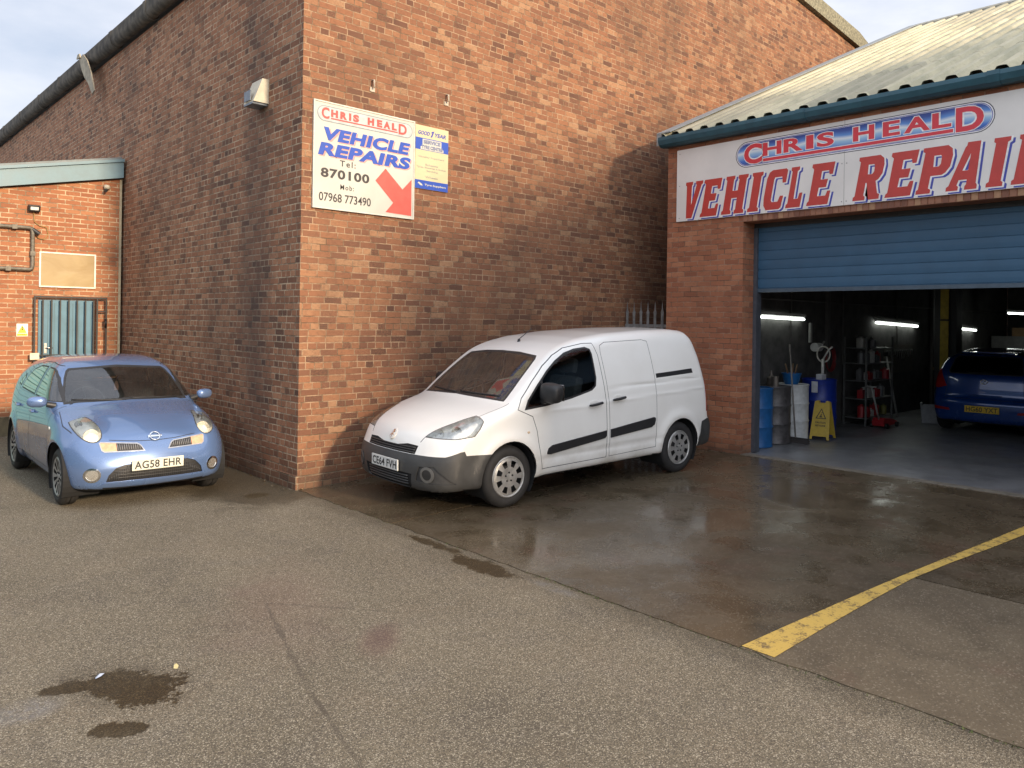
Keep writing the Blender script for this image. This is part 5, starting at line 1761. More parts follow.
# ------------------------------------------------------------------ white panel van
VL = 4.40
VAN = dict(L=VL, hw=.905, H=1.83, anchor=(.62, 3.9, .35, .55, .66), crown=.045, wrap=.14,
    top=[(-.1, .56), (.0, .66), (.06, .745), (.2, .845), (.4, .935), (.6, 1.00), (.80, 1.055), (.88, 1.085), (1.02, 1.20), (1.28, 1.385), (1.50, 1.53), (1.62, 1.592), (1.8, 1.652), (2.1, 1.712), (2.6, 1.762), (3.3, 1.79), (3.8, 1.79), (4.05, 1.765), (4.3, 1.66)],
    wz=[(.2, .83), (.30, .87), (.45, .892), (.7, .90), (.95, .893), (1.15, .868), (1.4, .812), (1.6, .755), (1.85, .66)],
    ws=[(-.1, .90), (.2, .955), (.5, .985), (.9, 1.0), (3.6, 1.0), (4.1, .985), (4.4, .96)],
    front=[(.1, .12), (.2, .05), (.3, .01), (.45, .0), (.56, .012), (.60, .035), (.66, .045), (.8, .07), (1.0, .1)],
    rear=[(.1, 4.30), (.25, 4.37), (.35, 4.40), (.58, 4.40), (.62, 4.34), (.9, 4.315), (1.1, 4.29), (1.4, 4.225), (1.65, 4.145), (1.85, 4.05)],
    fc=.10, fc2=.16, kf=.13, rc=.03, rc2=.05, kr=.10, zb=.22, zbs=.012,
    ks=lambda x: np.interp(x, [0, .8, 1.6, 2.2], [.16, .10, .09, .13]),
    flares=[(.925, .31, .385, .024), (3.655, .33, .385, .024)],
    creases=[(2.45, 4.1, 1.12, 1.16, .018, -.008), (1.35, 3.3, .44, .46, .035, -.010), (1.2, 4.2, .93, 1.03, .020, .005)])
vs_ = Shell(VAN)
bm = vs_.grid(.036)
ct = Cutter(bm)
sideok = lambda c, n: abs(c.y) > .5
SP = lambda c, n: abs(n.y) > .25 and abs(c.y) > .4
WXF, WXR, WZ = .925, 3.655, .315
for wx in (WXF, WXR): ct.cut([('side', circ(wx, WZ + .012, .352, 34))], lambda c, n: abs(c.y) > .52, None)
# grey bumper (wraps round the nose)
ct.cut([('side', [(-.2, .0), (-.2, .575), (.20, .585), (.33, .628), (.372, .632), (.392, .588), (.70, .575), (.70, .0)])], lambda c, n: True, 'front_bumper', ['body'])
ct.cut([('side', [(4.02, .0), (4.02, .40), (4.10, .60), (4.2, .625), (4.6, .625), (4.6, .0)])], lambda c, n: True, 'rear_bumper', ['body'])
# windscreen
WSC = [(-.735, 1.01), (-.60, 1.055), (-.3, 1.085), (0, 1.095), (.3, 1.085), (.60, 1.055), (.735, 1.01), (.715, 1.18), (.665, 1.38), (.63, 1.48), (.595, 1.515), (.3, 1.545), (0, 1.552), (-.3, 1.545), (-.595, 1.515), (-.63, 1.48), (-.665, 1.38), (-.715, 1.18)]
front_p = lambda c, n: n.x < -.15 and .6 < c.x < 2.0 and n.z > .2
WTOP = [(.872 + .14 * (y_ / .905) ** 2 * 1.05, y_) for y_ in np.linspace(-.80, .80, 15)] + [(2.0, .80), (2.0, -.80)]
WTOP = [(float(a), float(b)) for a, b in WTOP]
WTO2 = [(a + .022 if a < 1.5 else a, b) for a, b in WTOP]
ct.cut([('front', WSC), ('top', WTOP)], front_p, 'gasket', ['body'])
ct.cut([('front', shrink(WSC, .022)), ('top', WTO2)], front_p, 'windscreen', ['gasket'])
# front doors with windows
WIN = [(1.12, .975), (1.17, 1.075), (1.30, 1.205), (1.48, 1.365), (1.62, 1.465), (1.78, 1.545), (1.95, 1.585), (2.12, 1.598), (2.19, 1.575), (2.21, 1.52), (2.215, 1.25), (2.19, 1.16), (2.12, 1.115), (1.8, 1.05), (1.45, 1.0)]
DOOR = [(1.225, .90), (1.03, .985), (1.10, 1.10), (1.27, 1.26), (1.46, 1.42), (1.62, 1.525), (1.80, 1.598), (2.1, 1.64), (2.255, 1.64), (2.30, 1.50), (2.335, 1.0), (2.345, .345), (1.36, .335), (1.315, .55), (1.28, .75)]
SLID = [(2.385, .35), (2.375, 1.0), (2.345, 1.53), (2.36, 1.61), (2.45, 1.645), (3.10, 1.66), (3.19, 1.64), (3.21, 1.2), (3.205, .80), (3.19, .37)]
for sgn, tg in ((-1, ''), (1, '_far')):
    pr_ = (lambda c, n, s_=sgn: c.y * s_ > .3 and n.y * s_ > .2)
    ct.cut([('side', DOOR)], pr_, 'seam', ['body'])
    ct.cut([('side', shrink(DOOR, .007))], pr_, 'door' + tg, ['seam'])
    ct.cut([('side', WIN)], pr_, 'gasket', ['door' + tg, 'seam', 'body'])
    ct.cut([('side', shrink(WIN, .022))], pr_, 'side_window' + tg, ['gasket'])
    if sgn == -1:
        # quarter-light divider
        ct.cut([('side', [(1.345, .99), (1.375, .99), (1.415, 1.34), (1.385, 1.31)])], pr_, 'gasket', ['side_window'])
    ct.cut([('side', SLID)], pr_, 'fine_seam', ['body'])
    ct.cut([('side', shrink(SLID, .006))], pr_, 'sliding_door' + tg, ['fine_seam'])
    # rub strip
    ct.cut([('side', [(1.43, .512), (1.445, .548), (1.50, .578), (2.328, .655), (2.328, .607)])], pr_, 'strip_door' + tg, ['door' + tg])
    ct.cut([('side', [(2.395, .66), (3.14, .735), (3.165, .725), (3.168, .70), (3.15, .645), (3.12, .634), (2.395, .612)])], pr_, 'side_moulding' + tg, ['sliding_door' + tg])
    ct.cut([('side', [(1.43, .512), (2.328, .607), (2.328, .60), (2.30, .57), (1.48, .485), (1.43, .49)])], pr_, 'strip_door' + tg, ['door' + tg])
    ct.cut([('side', [(2.395, .612), (3.12, .634), (3.10, .62), (2.395, .565)])], pr_, 'side_moulding' + tg, ['sliding_door' + tg])
    # slide rail
    ct.cut([('side', [(3.235, 1.195), (3.235, 1.248), (3.95, 1.278), (3.96, 1.222)])], pr_, 'door_rail' + tg, ['body'])
    # head lamp: wraps from the nose round the wing
    lampx = lambda c, n, s_=sgn: c.y * s_ > .40 and c.x < .75
    LS = [(-.06, .755), (-.06, .80), (.03, .842), (.14, .892), (.32, .945), (.50, .968), (.62, .950), (.622, .90), (.56, .83), (.49, .765), (.30, .745), (.08, .748)]
    LT = [(-.08, .41 * sgn), (.10, .47 * sgn), (.25, .56 * sgn), (.42, .645 * sgn), (.56, .70 * sgn), (.66, .74 * sgn), (.70, 1.0 * sgn), (-.08, 1.0 * sgn)]
    ct.cut([('side', LS), ('top', LT)], lampx, 'lamp_edge' + tg, ['body'])
    LS2, LT2 = shrink(LS, .008), shrink(LT, .008)
    ct.cut([('side', LS2), ('top', LT2)], lampx, 'headlamp' + tg, ['lamp_edge' + tg])
    # tail lamp
    ct.cut([('side', [(4.20, .72), (4.22, 1.22), (4.30, 1.24), (4.5, 1.2), (4.5, .70)])], lambda c, n, s_=sgn: c.y * s_ > .68, 'tail_lamp' + tg, ['body'])
# grille, intake, fog lamps, hood seam
fp = lambda c, n: n.x < -.2 and c.x < .5
ct.cut([('front', [(-.455, .585), (.455, .585), (.465, .665), (.30, .672), (.14, .648), (0, .640), (-.14, .648), (-.30, .672), (-.465, .665)])], fp, 'grille', ['body', 'front_bumper'])
ct.cut([('front', [(-.45, .395), (.45, .395), (.43, .275), (.39, .25), (-.39, .25), (-.43, .275)])], fp, 'lower_grille', ['front_bumper'])
for sgn in (-1, 1):
    ft = '' if sgn < 0 else '_far'
    ct.cut([('front', [(sgn * .50, .335), (sgn * .55, .475), (sgn * .72, .49), (sgn * .80, .40), (sgn * .84, .315)])], fp, 'bumper_pocket' + ft, ['front_bumper'])
    ct.cut([('front', circ(sgn * .645, .405, .078, 20))], fp, 'fog_bezel' + ft, ['front_bumper', 'bumper_pocket' + ft])
    ct.cut([('front', circ(sgn * .645, .405, .052, 18))], fp, 'fog_lamp' + ft, ['fog_bezel' + ft])
    hs = [(.06, .43 * sgn), (.30, .60 * sgn), (.62, .765 * sgn), (.98, .80 * sgn), (.98, .806 * sgn), (.615, .771 * sgn), (.296, .606 * sgn), (.056, .436 * sgn)]
    ct.cut([('top', hs)], lambda c, n: n.z > .3 and c.z > .7, 'fine_seam', ['body'])
ct.cut([('side', [(-.2, -.1), (-.2, .2), (4.6, .2), (4.6, -.1)])], lambda c, n: n.z < -.5, 'underbody', ['body', 'front_bumper', 'rear_bumper'])
for f in ct.bm.faces:
    if f.normal.z < -.75 and f.calc_center_median().z < .40 and ct.names[f[ct.lay]] in ('body', 'front_bumper', 'rear_bumper'): f[ct.lay] = ct.pid('underbody')

v_dir = R(-3.6)
vf = Vector((.331, -1.275)); vc = vf + Vector((math.cos(v_dir), math.sin(v_dir))) * (VL / 2)
van = empty('panel_van', (vc.x, vc.y, .008 + SL * vc.x)); van.rotation_euler = (0, -SL * .99, v_dir)
tag(van, 'white panel van with grey bumper and black side strips parked along the gable wall', 'van')
VX = VL / 2
vwhite = paint('van_white', (.84, .825, .775), 0.0, .30, .8, dirt=(.30, .24, .16), dirt_amt=.5)
vgrey = simple('bumper_grey', (.048, .048, .047), .46, var=.14, scale=7)
seam_m = simple('panel_gap', (.03, .03, .03), .8)
fine_m = simple('panel_gap_fine', (.10, .095, .09), .8)
spec = {'body': ('body', vwhite, None, 0), 'underbody': ('underbody', archm, None, 0), 'front_bumper': ('front_bumper', vgrey, None, .004), 'rear_bumper': ('rear_bumper', vgrey, None, .006),
        'gasket': ('window_seal', plast, None, .001), 'windscreen': ('windscreen', winw, None, .001),
        'seam': ('panel_gap', seam_m, None, -.004), 'fine_seam': ('panel_gap', fine_m, None, -.002),
        'grille': ('grille', archm, None, -.004), 'lower_grille': ('lower_grille', archm, None, -.010)}
for tg in ('', '_far'):
    spec['door' + tg] = ('door', vwhite, None, 0); spec['sliding_door' + tg] = ('sliding_door', vwhite, None, 0)
    spec['side_window' + tg] = ('side_window', winm, 'door' + tg, .001)
    spec['strip_door' + tg] = ('side_moulding', plast, None, .012)
    spec['side_moulding' + tg] = ('side_moulding', plast, None, .012)
    spec['door_rail' + tg] = ('door_rail', plast, None, -.006)
    spec['headlamp' + tg] = ('headlamp', lensm, None, .002)
    spec['lamp_edge' + tg] = ('lamp_surround', fine_m, None, 0)
    spec['bumper_pocket' + tg] = ('bumper_corner_panel', simple('pocket_grey', (.042, .042, .042), .6), None, -.006)
    spec['fog_bezel' + tg] = ('fog_lamp_bezel', simple('bezel_grey', (.16, .16, .155), .35, .4), None, .004)
    spec['tail_lamp' + tg] = ('tail_lamp', redl, None, .004)
    spec['fog_lamp' + tg] = ('fog_lamp', plast, 'fog_bezel' + tg, .002)
def seal_parent(o): pass
PO = split_parts(vs_, ct, van, VX, spec, VAN)
lining(vs_, ct, van, VX, ['gasket', 'windscreen', 'side_window', 'side_window_far', 'headlamp', 'headlamp_far'], dash, .035)
# lamp housings behind the lenses
def lamp_housing(shell, cutter, nm_, par, xoff, mat, d, bowls):
    idv = cutter.names.index(nm_)
    V = []; Fc = []; vm = {}
    for f in cutter.bm.faces:
        if f[cutter.lay] != idv: continue
        ix = []
        for v in f.verts:
            if v not in vm: vm[v] = len(V); V.append(tuple(v.co))
            ix.append(vm[v])
        Fc.append(ix)
    V = np.array(V); N = shell.grad(V)
    cen = V.mean(0)
    from collections import Counter
    ec = Counter(); ed = {}
    for f in Fc:
        for a in range(len(f)):
            e = (f[a], f[(a + 1) % len(f)]); ec[tuple(sorted(e))] += 1; ed[tuple(sorted(e))] = e
    Vi = V + (cen - V) * .14 - N * d
    Vi[:, 0] -= xoff; Vo = V - N * .001; Vo[:, 0] -= xoff
    n0 = len(V)
    rim = [(ed[k][0], ed[k][1], ed[k][1] + n0, ed[k][0] + n0) for k, c in ec.items() if c == 1]
    Fi = [[i + n0 for i in f] for f in Fc]
    me = bpy.data.meshes.new('reflector'); me.from_pydata([tuple(v) for v in np.concatenate([Vo, Vi])], [], Fi + rim); me.materials.append(mat)
    me.shade_smooth(); me.set_sharp_from_angle(angle=R(35))
    o = bpy.data.objects.new('reflector', me); COL.objects.link(o); o.parent = par
    for (p, ax, r, dp) in bowls:
        sp_ = project(shell, [(0, p[1], p[2])], 'x-')
        nn = shell.grad(sp_)[0]
        p = Vector(sp_[0]) - Vector(nn) * (r * .55 + .012) - Vector((xoff, 0, 0))
        M = Matrix.Translation(p) @ Vector(ax).to_track_quat('Z', 'Y').to_matrix().to_4x4()
        mb = MB(); mb.lathe([(r, 0), (r * 1.07, .004), (r * 1.07, -.004), (r * .93, -.012), (r * .75, -dp * .6), (r * .35, -dp)], M, 28)
        mb.build('lamp_bowl', lampw, par, smooth=True, sharp=60)
        mb = MB(); mb.lathe([(0, -dp * .35), (r * .22, -dp * .4), (r * .34, -dp * .7), (r * .35, -dp)], M, 18)
        mb.build('bulb', simple('bulb_cap', (.45, .45, .43), .2, .6), par, smooth=True)
for sgn, tg in ((-1, ''), (1, '_far')):
    lamp_housing(vs_, ct, 'headlamp' + tg, PO['headlamp' + tg], VX, simple('lamp_inner', (.78, .78, .75), .3, .15, var=.2, scale=20), .045,
                 [((.20, .60 * sgn, .808), (-1, .35 * sgn, .25), .048, .04), ((.36, .735 * sgn, .845), (-1, .8 * sgn, .3), .046, .04)])
# grille slats
mb = MB()
for z_ in (.600, .622, .644):
    pts = [(.0, y_ * .01 * 1.0, z_) for y_ in range(-44, 45, 4)]
    q_ = project(vs_, pts, 'x-'); mb.tube([(p[0] - VX - .003, p[1], p[2]) for p in q_], .0055, 6)
mb.build('slats', simple('slat_grey', (.05, .05, .05), .35), PO['grille'])
mb = MB()
for z_ in (.285, .312, .339, .366):
    q_ = project(vs_, [(.0, y_ * .01, z_) for y_ in range(-38, 39, 4)], 'x-'); mb.tube([(p[0] - VX + .002, p[1], p[2]) for p in q_], .007, 6)
mb.build('slats', simple('slat_grey', (.05, .05, .05), .35), PO['lower_grille'])
plate(van, -VX - .012, .452, 'CE64 FVH', .52, .112, -1, platew)
# badge: a standing lion outline on a pale shield-shaped pressing
bx = float(project(vs_, [(0, 0, .735)], 'x-')[0][0])
bd = empty('badge', (bx - VX - .004, 0, .735)); bd.parent = van
MBd = Matrix.Rotation(R(38), 4, 'Y')
mb = MB(); mb.lathe([(0, .004), (.046, .004), (.055, 0), (.055, -.02)], MBd @ Matrix.Rotation(R(-90), 4, 'Y') @ Matrix.Scale(1.15, 4, (1, 0, 0)), 24); mb.build('mount', vwhite, bd, smooth=True)
mb = MB()
lion = [(-.018, .052), (-.006, .058), (.006, .054), (.012, .044), (.024, .046), (.030, .038), (.016, .034), (.012, .026), (.030, .024), (.034, .016), (.010, .014), (.004, .002), (.016, -.010), (.030, -.018), (.026, -.028), (.014, -.022), (-.002, -.012), (.004, -.034), (.014, -.050), (.002, -.054), (-.008, -.034), (-.014, -.014), (-.030, -.026), (-.036, -.044), (-.042, -.030), (-.032, -.010), (-.016, .002), (-.014, .022), (-.024, .036)]
mb.prism([(-a * .85, b * .85) for a, b in lion], 'x', -.0085, -.005, M=MBd)
mb.build('emblem', chrome, bd)
# door handles, mirrors, wipers, aerial, side repeater
for sgn in (-1, 1):
    for (xa, za) in ((2.145, .965), (2.53, 1.0)):
        y_ = float(project(vs_, [(xa, 0, za)], 'y', sgn)[0][1])
        h_ = empty('door_handle', (xa - VX, y_, za)); h_.parent = van
        mb = MB(); mb.tube([(-.095, sgn * .012, -.010), (-.085, sgn * .034, -.008), (.0, sgn * .040, 0), (.085, sgn * .034, .010), (.095, sgn * .012, .010)], [.010, .015, .016, .015, .010], 10)
        mb.build('grip', plast, h_, smooth=True)
        mb = MB(); ellipsoid(mb, (.0, sgn * -.001, .012), (.075, .004, .032), pw=2.2); mb.build('recess', vwhite, h_, smooth=True)
    m_ = empty('door_mirror', (1.40 - VX, sgn * .99, 1.145)); m_.parent = van
    mb = MB(); ellipsoid(mb, (0, 0, 0), (.085, .125, .105), Matrix.Rotation(sgn * R(-8), 4, 'Z') @ Matrix.Rotation(R(6), 4, 'X'), 3.2, 24); mb.build('housing', plast, m_, smooth=True)
    mb = MB(); mb.tube([(-.02, -sgn * .06, -.07), (-.02, -sgn * .13, -.10), (-.03, -sgn * .20, -.11)], [.045, .035, .04], 12); mb.build('arm', plast, m_, smooth=True)
    mb = MB(); mb.box((.079, -.105, -.085), (.087, .105, .085), bev=.003); mb.build('glass', chrome, m_)
    y_ = float(project(vs_, [(1.16, 0, .745)], 'y', sgn)[0][1])
    mb = MB(); ellipsoid(mb, (1.165 - VX, y_, .745), (.018, .006, .012)); mb.build('side_repeater', simple('clear_amber', (.6, .45, .3), .2), van, smooth=True)
for (ya, yb) in ((-.62, -.04), (.02, .60)):
    q_ = project(vs_, [(0, ya + (yb - ya) * k / 8, 1.115 + .012 * k / 8) for k in range(9)], 'x-')
    mb = MB(); mb.tube([(p[0] - VX - .012, p[1], p[2]) for p in q_], .008, 6); mb.build('wiper', plast, van)
mb = MB(); zt = float(project(vs_, [(1.78, 0, 0)], 'z')[0][2]); mb.tube([(1.78 - VX, 0, zt - .005), (1.79 - VX, 0, zt + .03)], .016, 8); mb.tube([(1.79 - VX, 0, zt + .03), (1.98 - VX, 0, zt + .15)], .005, 6); mb.build('aerial', plast, van)
# interior
mb = MB(); mb.box((.90 - VX, -.64, .55), (1.18 - VX, .64, .975), bev=.05); mb.box((1.05 - VX, -.68, .62), (1.34 - VX, .68, .97), bev=.06); mb.build('dashboard', dash, van, smooth=True)
mb = MB(); mb.box((2.34 - VX, -.62, .3), (2.38 - VX, .62, 1.60)); mb.build('bulkhead', dash, van)
mb = MB(); mb.box((.5 - VX, -.76, .30), (4.1 - VX, .76, .40)); mb.build('cab_floor', dash, van)
seat(van, 1.80 - VX, -.42, .62, .60); seat(van, 1.80 - VX, .42, .62, .60)
steering(van, 1.40 - VX, .40, 1.02)
for wx in (WXF, WXR):
    for sgn in (-1, 1):
        wheel(van, wx - VX, sgn * .775, sgn, .315, .205, .19, 'cap')
        arch_liner(van, wx - VX, WZ + .012, .350, .50, .868, sgn)

# ------------------------------------------------------------------ small hatchbacks
def hatch(P, root, pcol, gl, lamps):
    sh_ = Shell(P)
    ct = Cutter(sh_.grid(.034))
    xo = P['L'] / 2
    for wx in P['wheels']: ct.cut([('side', circ(wx, P['wr'] + .012, P['ar'], 32))], lambda c, n: abs(c.y) > .48, None)
    fp_ = lambda c, n: n.x < -.12 and .7 < c.x < 2.2 and n.z > .2
    wt = [(float(.950 + .20 * (y_ / .81) ** 2), float(y_)) for y_ in np.linspace(-.72, .72, 15)] + [(2.1, .72), (2.1, -.72)]
    wt2 = [(a + .022 if a < 1.5 else a, b) for a, b in wt]
    ct.cut([('front', P['wsc']), ('top', wt)], fp_, 'gasket', ['body'])
    ct.cut([('front', shrink(P['wsc'], .022)), ('top', wt2)], fp_, 'windscreen', ['gasket'])
    rp_ = lambda c, n: n.x > .25 and c.x > P['L'] - 1.0
    ct.cut([('front', P['rsc'])], rp_, 'gasket', ['body'])
    ct.cut([('front', shrink(P['rsc'], .02))], rp_, 'rear_window', ['gasket'])
    for sgn, tg in ((-1, '_a'), (1, '_b')):
        pr_ = (lambda c, n, s_=sgn: c.y * s_ > .3 and n.y * s_ > .2)
        for k, D in enumerate(P['doors']):
            nm_ = ['front_door', 'rear_door'][k] + tg
            ct.cut([('side', D)], pr_, 'seam', ['body'])
            ct.cut([('side', shrink(D, .006))], pr_, nm_, ['seam'])
        for k, D in enumerate(P['wins']):
            dn = ['front_door', 'rear_door', 'body'][k] + (tg if k < 2 else '')
            ct.cut([('side', D)], pr_, 'gasket', ['body', 'seam', 'front_door' + tg, 'rear_door' + tg])
            ct.cut([('side', shrink(D, .016))], pr_, 'side_window%d' % k + tg, ['gasket'])
    lamps(ct, P)
    for f in ct.bm.faces:
        if f.normal.z < -.75 and f.calc_center_median().z < .36 and ct.names[f[ct.lay]] in ('body',): f[ct.lay] = ct.pid('underbody')
    spec = {'body': ('body', pcol, None, 0), 'underbody': ('underbody', archm, None, 0), 'gasket': ('window_seal', plast, None, .001), 'windscreen': ('windscreen', gl, None, .001),
            'rear_window': ('rear_window', gl, None, .001), 'seam': ('panel_gap', seam_m, None, -.003)}
    for tg in ('_a', '_b'):
        spec['front_door' + tg] = ('front_door', pcol, None, 0); spec['rear_door' + tg] = ('rear_door', pcol, None, 0)
        for k in range(3): spec['side_window%d' % k + tg] = ('side_window', gl, ['front_door', 'rear_door', 'body'][k] + (tg if k < 2 else ''), .001)
    spec.update(P['spec'])
    objs = split_parts(sh_, ct, root, xo, spec, P)
    lining(sh_, ct, root, xo, ['gasket', 'windscreen', 'rear_window', 'side_window0_a', 'side_window1_a', 'side_window2_a', 'side_window0_b', 'side_window1_b', 'side_window2_b', 'headlamp_a', 'headlamp_b'], dash, .03)
    mb = MB(); mb.box((P['dash'][0] - xo, -.56, .45), (P['dash'][1] - xo, .56, P['dash'][2]), bev=.05); mb.build('dashboard', dash, root, smooth=True)
    mb = MB(); mb.box((.6 - xo, -.68, .24), (P['L'] - .4 - xo, .68, .34)); mb.build('floor_pan', dash, root)
    for y_ in (-.34, .34): seat(root, P['seatx'] - xo, y_, .50, .56)
    mb = MB(); mb.box((-.06, -.58, 0), (.06, .58, .56), bev=.05, M=Matrix.Translation((P['seatx'] + 1.15 - xo, 0, .52)) @ Matrix.Rotation(R(16), 4, 'Y')); mb.box((-.45, -.58, -.06), (.06, .58, .08), bev=.04, M=Matrix.Translation((P['seatx'] + 1.1 - xo, 0, .5))); mb.build('rear_seat', seatm, root, smooth=True)
    return sh_, ct, objs, xo

ML = 3.72
def micra_lamps(ct, P):
    fp_ = lambda c, n: c.x < .75
    for sgn, tg in ((-1, '_a'), (1, '_b')):
        ov = []
        for k in range(22):
            a = 2 * math.pi * k / 22
            u_, v_ = .128 * math.cos(a), .104 * math.sin(a)
            t_ = R(52)
            ov.append((sgn * (.580 + u_ * math.cos(t_) * 1.0 + v_ * math.sin(t_)), .775 + u_ * math.sin(t_) - v_ * math.cos(t_)))
        pr_ = (lambda c, n, s_=sgn: c.y * s_ > .25 and c.x < .62 and n.x < .15)
        ct.cut([('front', ov)], pr_, 'lamp_edge' + tg, ['body'])
        ct.cut([('front', shrink(ov, .008))], pr_, 'headlamp' + tg, ['lamp_edge' + tg])
        G1 = [(.110, .555), (.142, .612), (.175, .635), (.50, .662), (.515, .650), (.50, .580), (.475, .562)]
        G1 = [(sgn * a, b) for a, b in G1]
        fr_ = lambda c, n: n.x < -.2 and c.x < .5
        ct.cut([('front', G1)], fr_, 'slot_trim' + tg, ['body'])
        G2 = shrink(G1, .009)
        ct.cut([('front', G2)], fr_, 'upper_grille' + tg, ['slot_trim' + tg])
        ct.cut([('front', [(sgn * .365, .5), (sgn * .60, .5), (sgn * .60, .7), (sgn * .365, .7)])], fr_, 'indicator' + tg, ['upper_grille' + tg])
        ct.cut([('front', circ(sgn * .585, .350, .072, 22))], fr_, 'fog_ring' + tg, ['body'])
        ct.cut([('front', circ(sgn * .585, .350, .052, 20))], fr_, 'fog_lamp' + tg, ['fog_ring' + tg])
    fr_ = lambda c, n: n.x < -.2 and c.x < .5
    ct.cut([('front', [(-.47, .275), (.47, .275), (.45, .34), (.385, .41), (.30, .438), (-.30, .438), (-.385, .41), (-.45, .34)])], fr_, 'lower_grille', ['body'])
    ct.cut([('front', [(-.50, .255), (.50, .255), (.48, .273), (-.48, .273)])], fr_, 'intake_lip', ['body'])
    # bonnet shut line
    pts = [(-.42, .672), (-.2, .652), (0, .645), (.2, .652), (.42, .672)]
    ct.cut([('front', pts + [(a, b + .006) for a, b in pts[::-1]])], lambda c, n: n.x < -.2 and c.x < .4, 'seam', ['body'])
    for sgn in (-1, 1):
        hs = [(.40, .70 * sgn), (.62, .735 * sgn), (.95, .70 * sgn), (.95, .706 * sgn), (.62, .742 * sgn), (.40, .706 * sgn)]
        ct.cut([('top', hs)], lambda c, n: n.z > .3 and c.z > .7, 'seam', ['body'])

mpaint = paint('metallic_blue', (.110, .185, .36), .35, .26, 1.0, dirt=(.17, .15, .14), dirt_amt=.25)
MIC = dict(L=ML, hw=.81, H=1.53, anchor=(.60, 3.1, .30, .46, .56), crown=.05, wrap=.20, top_sig=.05,
    top=[(-.1, .50), (.0, .585), (.06, .655), (.15, .725), (.30, .80), (.5, .875), (.7, .925), (.88, .965), (.96, .985), (1.1, 1.08), (1.35, 1.235), (1.53, 1.335), (1.68, 1.395), (1.9, 1.435), (2.2, 1.452), (2.6, 1.44), (3.0, 1.40), (3.3, 1.325), (3.5, 1.21), (3.8, .93)],
    wz=[(.15, .72), (.26, .77), (.40, .80), (.58, .81), (.75, .80), (.90, .78), (1.05, .74), (1.22, .665), (1.35, .60), (1.50, .51)],
    ws=[(-.1, .86), (.2, .93), (.5, .98), (.8, 1.0), (2.9, 1.0), (3.3, .97), (3.72, .90)],
    front=[(.1, .10), (.2, .045), (.28, .010), (.40, .0), (.5, .012), (.58, .03), (.66, .05), (.8, .09)],
    rear=[(.1, 3.60), (.25, 3.69), (.5, 3.72), (.7, 3.70), (.9, 3.66), (1.05, 3.60), (1.3, 3.44), (1.5, 3.28)],
    fc=.10, fc2=.17, kf=.12, rc=.06, rc2=.10, kr=.16, zb=.185,
    ks=lambda x: np.interp(x, [0, .9, 1.6, 2.4], [.18, .13, .11, .16]),
    flares=[(.60, .30, .345, .020), (3.02, .30, .345, .020)],
    bumps=[(.34, .58, .20, .14, .050), (.30, .0, .30, .22, .010)],
    creases=[], wheels=(.60, 3.02), wr=.295, ar=.330,
    wsc=[(-.64, .962), (-.5, .978), (0, .992), (.5, .978), (.64, .962), (.625, 1.06), (.57, 1.22), (.53, 1.295), (.495, 1.32), (0, 1.35), (-.495, 1.32), (-.53, 1.295), (-.57, 1.22), (-.625, 1.06)],
    rsc=[(-.52, 1.03), (.52, 1.03), (.55, 1.08), (.50, 1.30), (.45, 1.36), (-.45, 1.36), (-.50, 1.30), (-.55, 1.08)],
    doors=[[(1.02, .30), (1.0, .70), (1.03, .955), (1.20, 1.10), (1.45, 1.265), (1.62, 1.345), (1.93, 1.375), (1.95, 1.0), (1.96, .30)],
           [(1.985, .30), (1.975, 1.0), (1.955, 1.375), (2.3, 1.37), (2.62, 1.315), (2.82, 1.16), (2.86, .98), (2.80, .76), (2.68, .60), (2.64, .30)]],
    wins=[[(1.10, .985), (1.20, 1.065), (1.45, 1.225), (1.60, 1.295), (1.70, 1.318), (1.885, 1.328), (1.90, 1.005)],
          [(1.985, 1.005), (1.975, 1.328), (2.3, 1.325), (2.54, 1.275), (2.66, 1.20), (2.74, 1.10), (2.76, 1.03)], [(2.86, 1.05), (2.80, 1.16), (2.86, 1.20), (3.02, 1.10), (3.02, 1.06)]],
    dash=(1.00, 1.34, .90), seatx=1.72,
    spec={
          'lower_grille': ('lower_grille', plast, None, -.014), 'intake_lip': ('intake_lip', mpaint, None, .008)})
for tg in ('_a', '_b'):
    MIC['spec']['lamp_edge' + tg] = ('lamp_surround', seam_m, None, 0)
    MIC['spec']['slot_trim' + tg] = ('grille_surround', simple('dull_chrome', (.42, .43, .45), .3, .6), None, .005)
    MIC['spec']['fog_ring' + tg] = ('fog_lamp_ring', chrome, None, .004)
    MIC['spec']['headlamp' + tg] = ('headlamp', lensm, None, .004)
    MIC['spec']['upper_grille' + tg] = ('upper_grille', plast, None, -.006)
    MIC['spec']['indicator' + tg] = ('indicator', amber, 'upper_grille' + tg, .003)
    MIC['spec']['fog_lamp' + tg] = ('fog_lamp', lampw, 'fog_ring' + tg, 0)
m_dir = R(88.8)
mf = Vector((-1.385, .223)); mc = mf + Vector((math.cos(m_dir), math.sin(m_dir))) * (ML / 2)
car = empty('small_hatchback', (mc.x - .02, mc.y + .06, .002), m_dir)
tag(car, 'light metallic blue hatchback with round headlamps parked by the dark brick side wall', 'car')
mgl = glass('hatch_glass', (.74, .80, .78), 1.45, .03)
sh_, ct_, OB, MX = hatch(MIC, car, mpaint, mgl, micra_lamps)
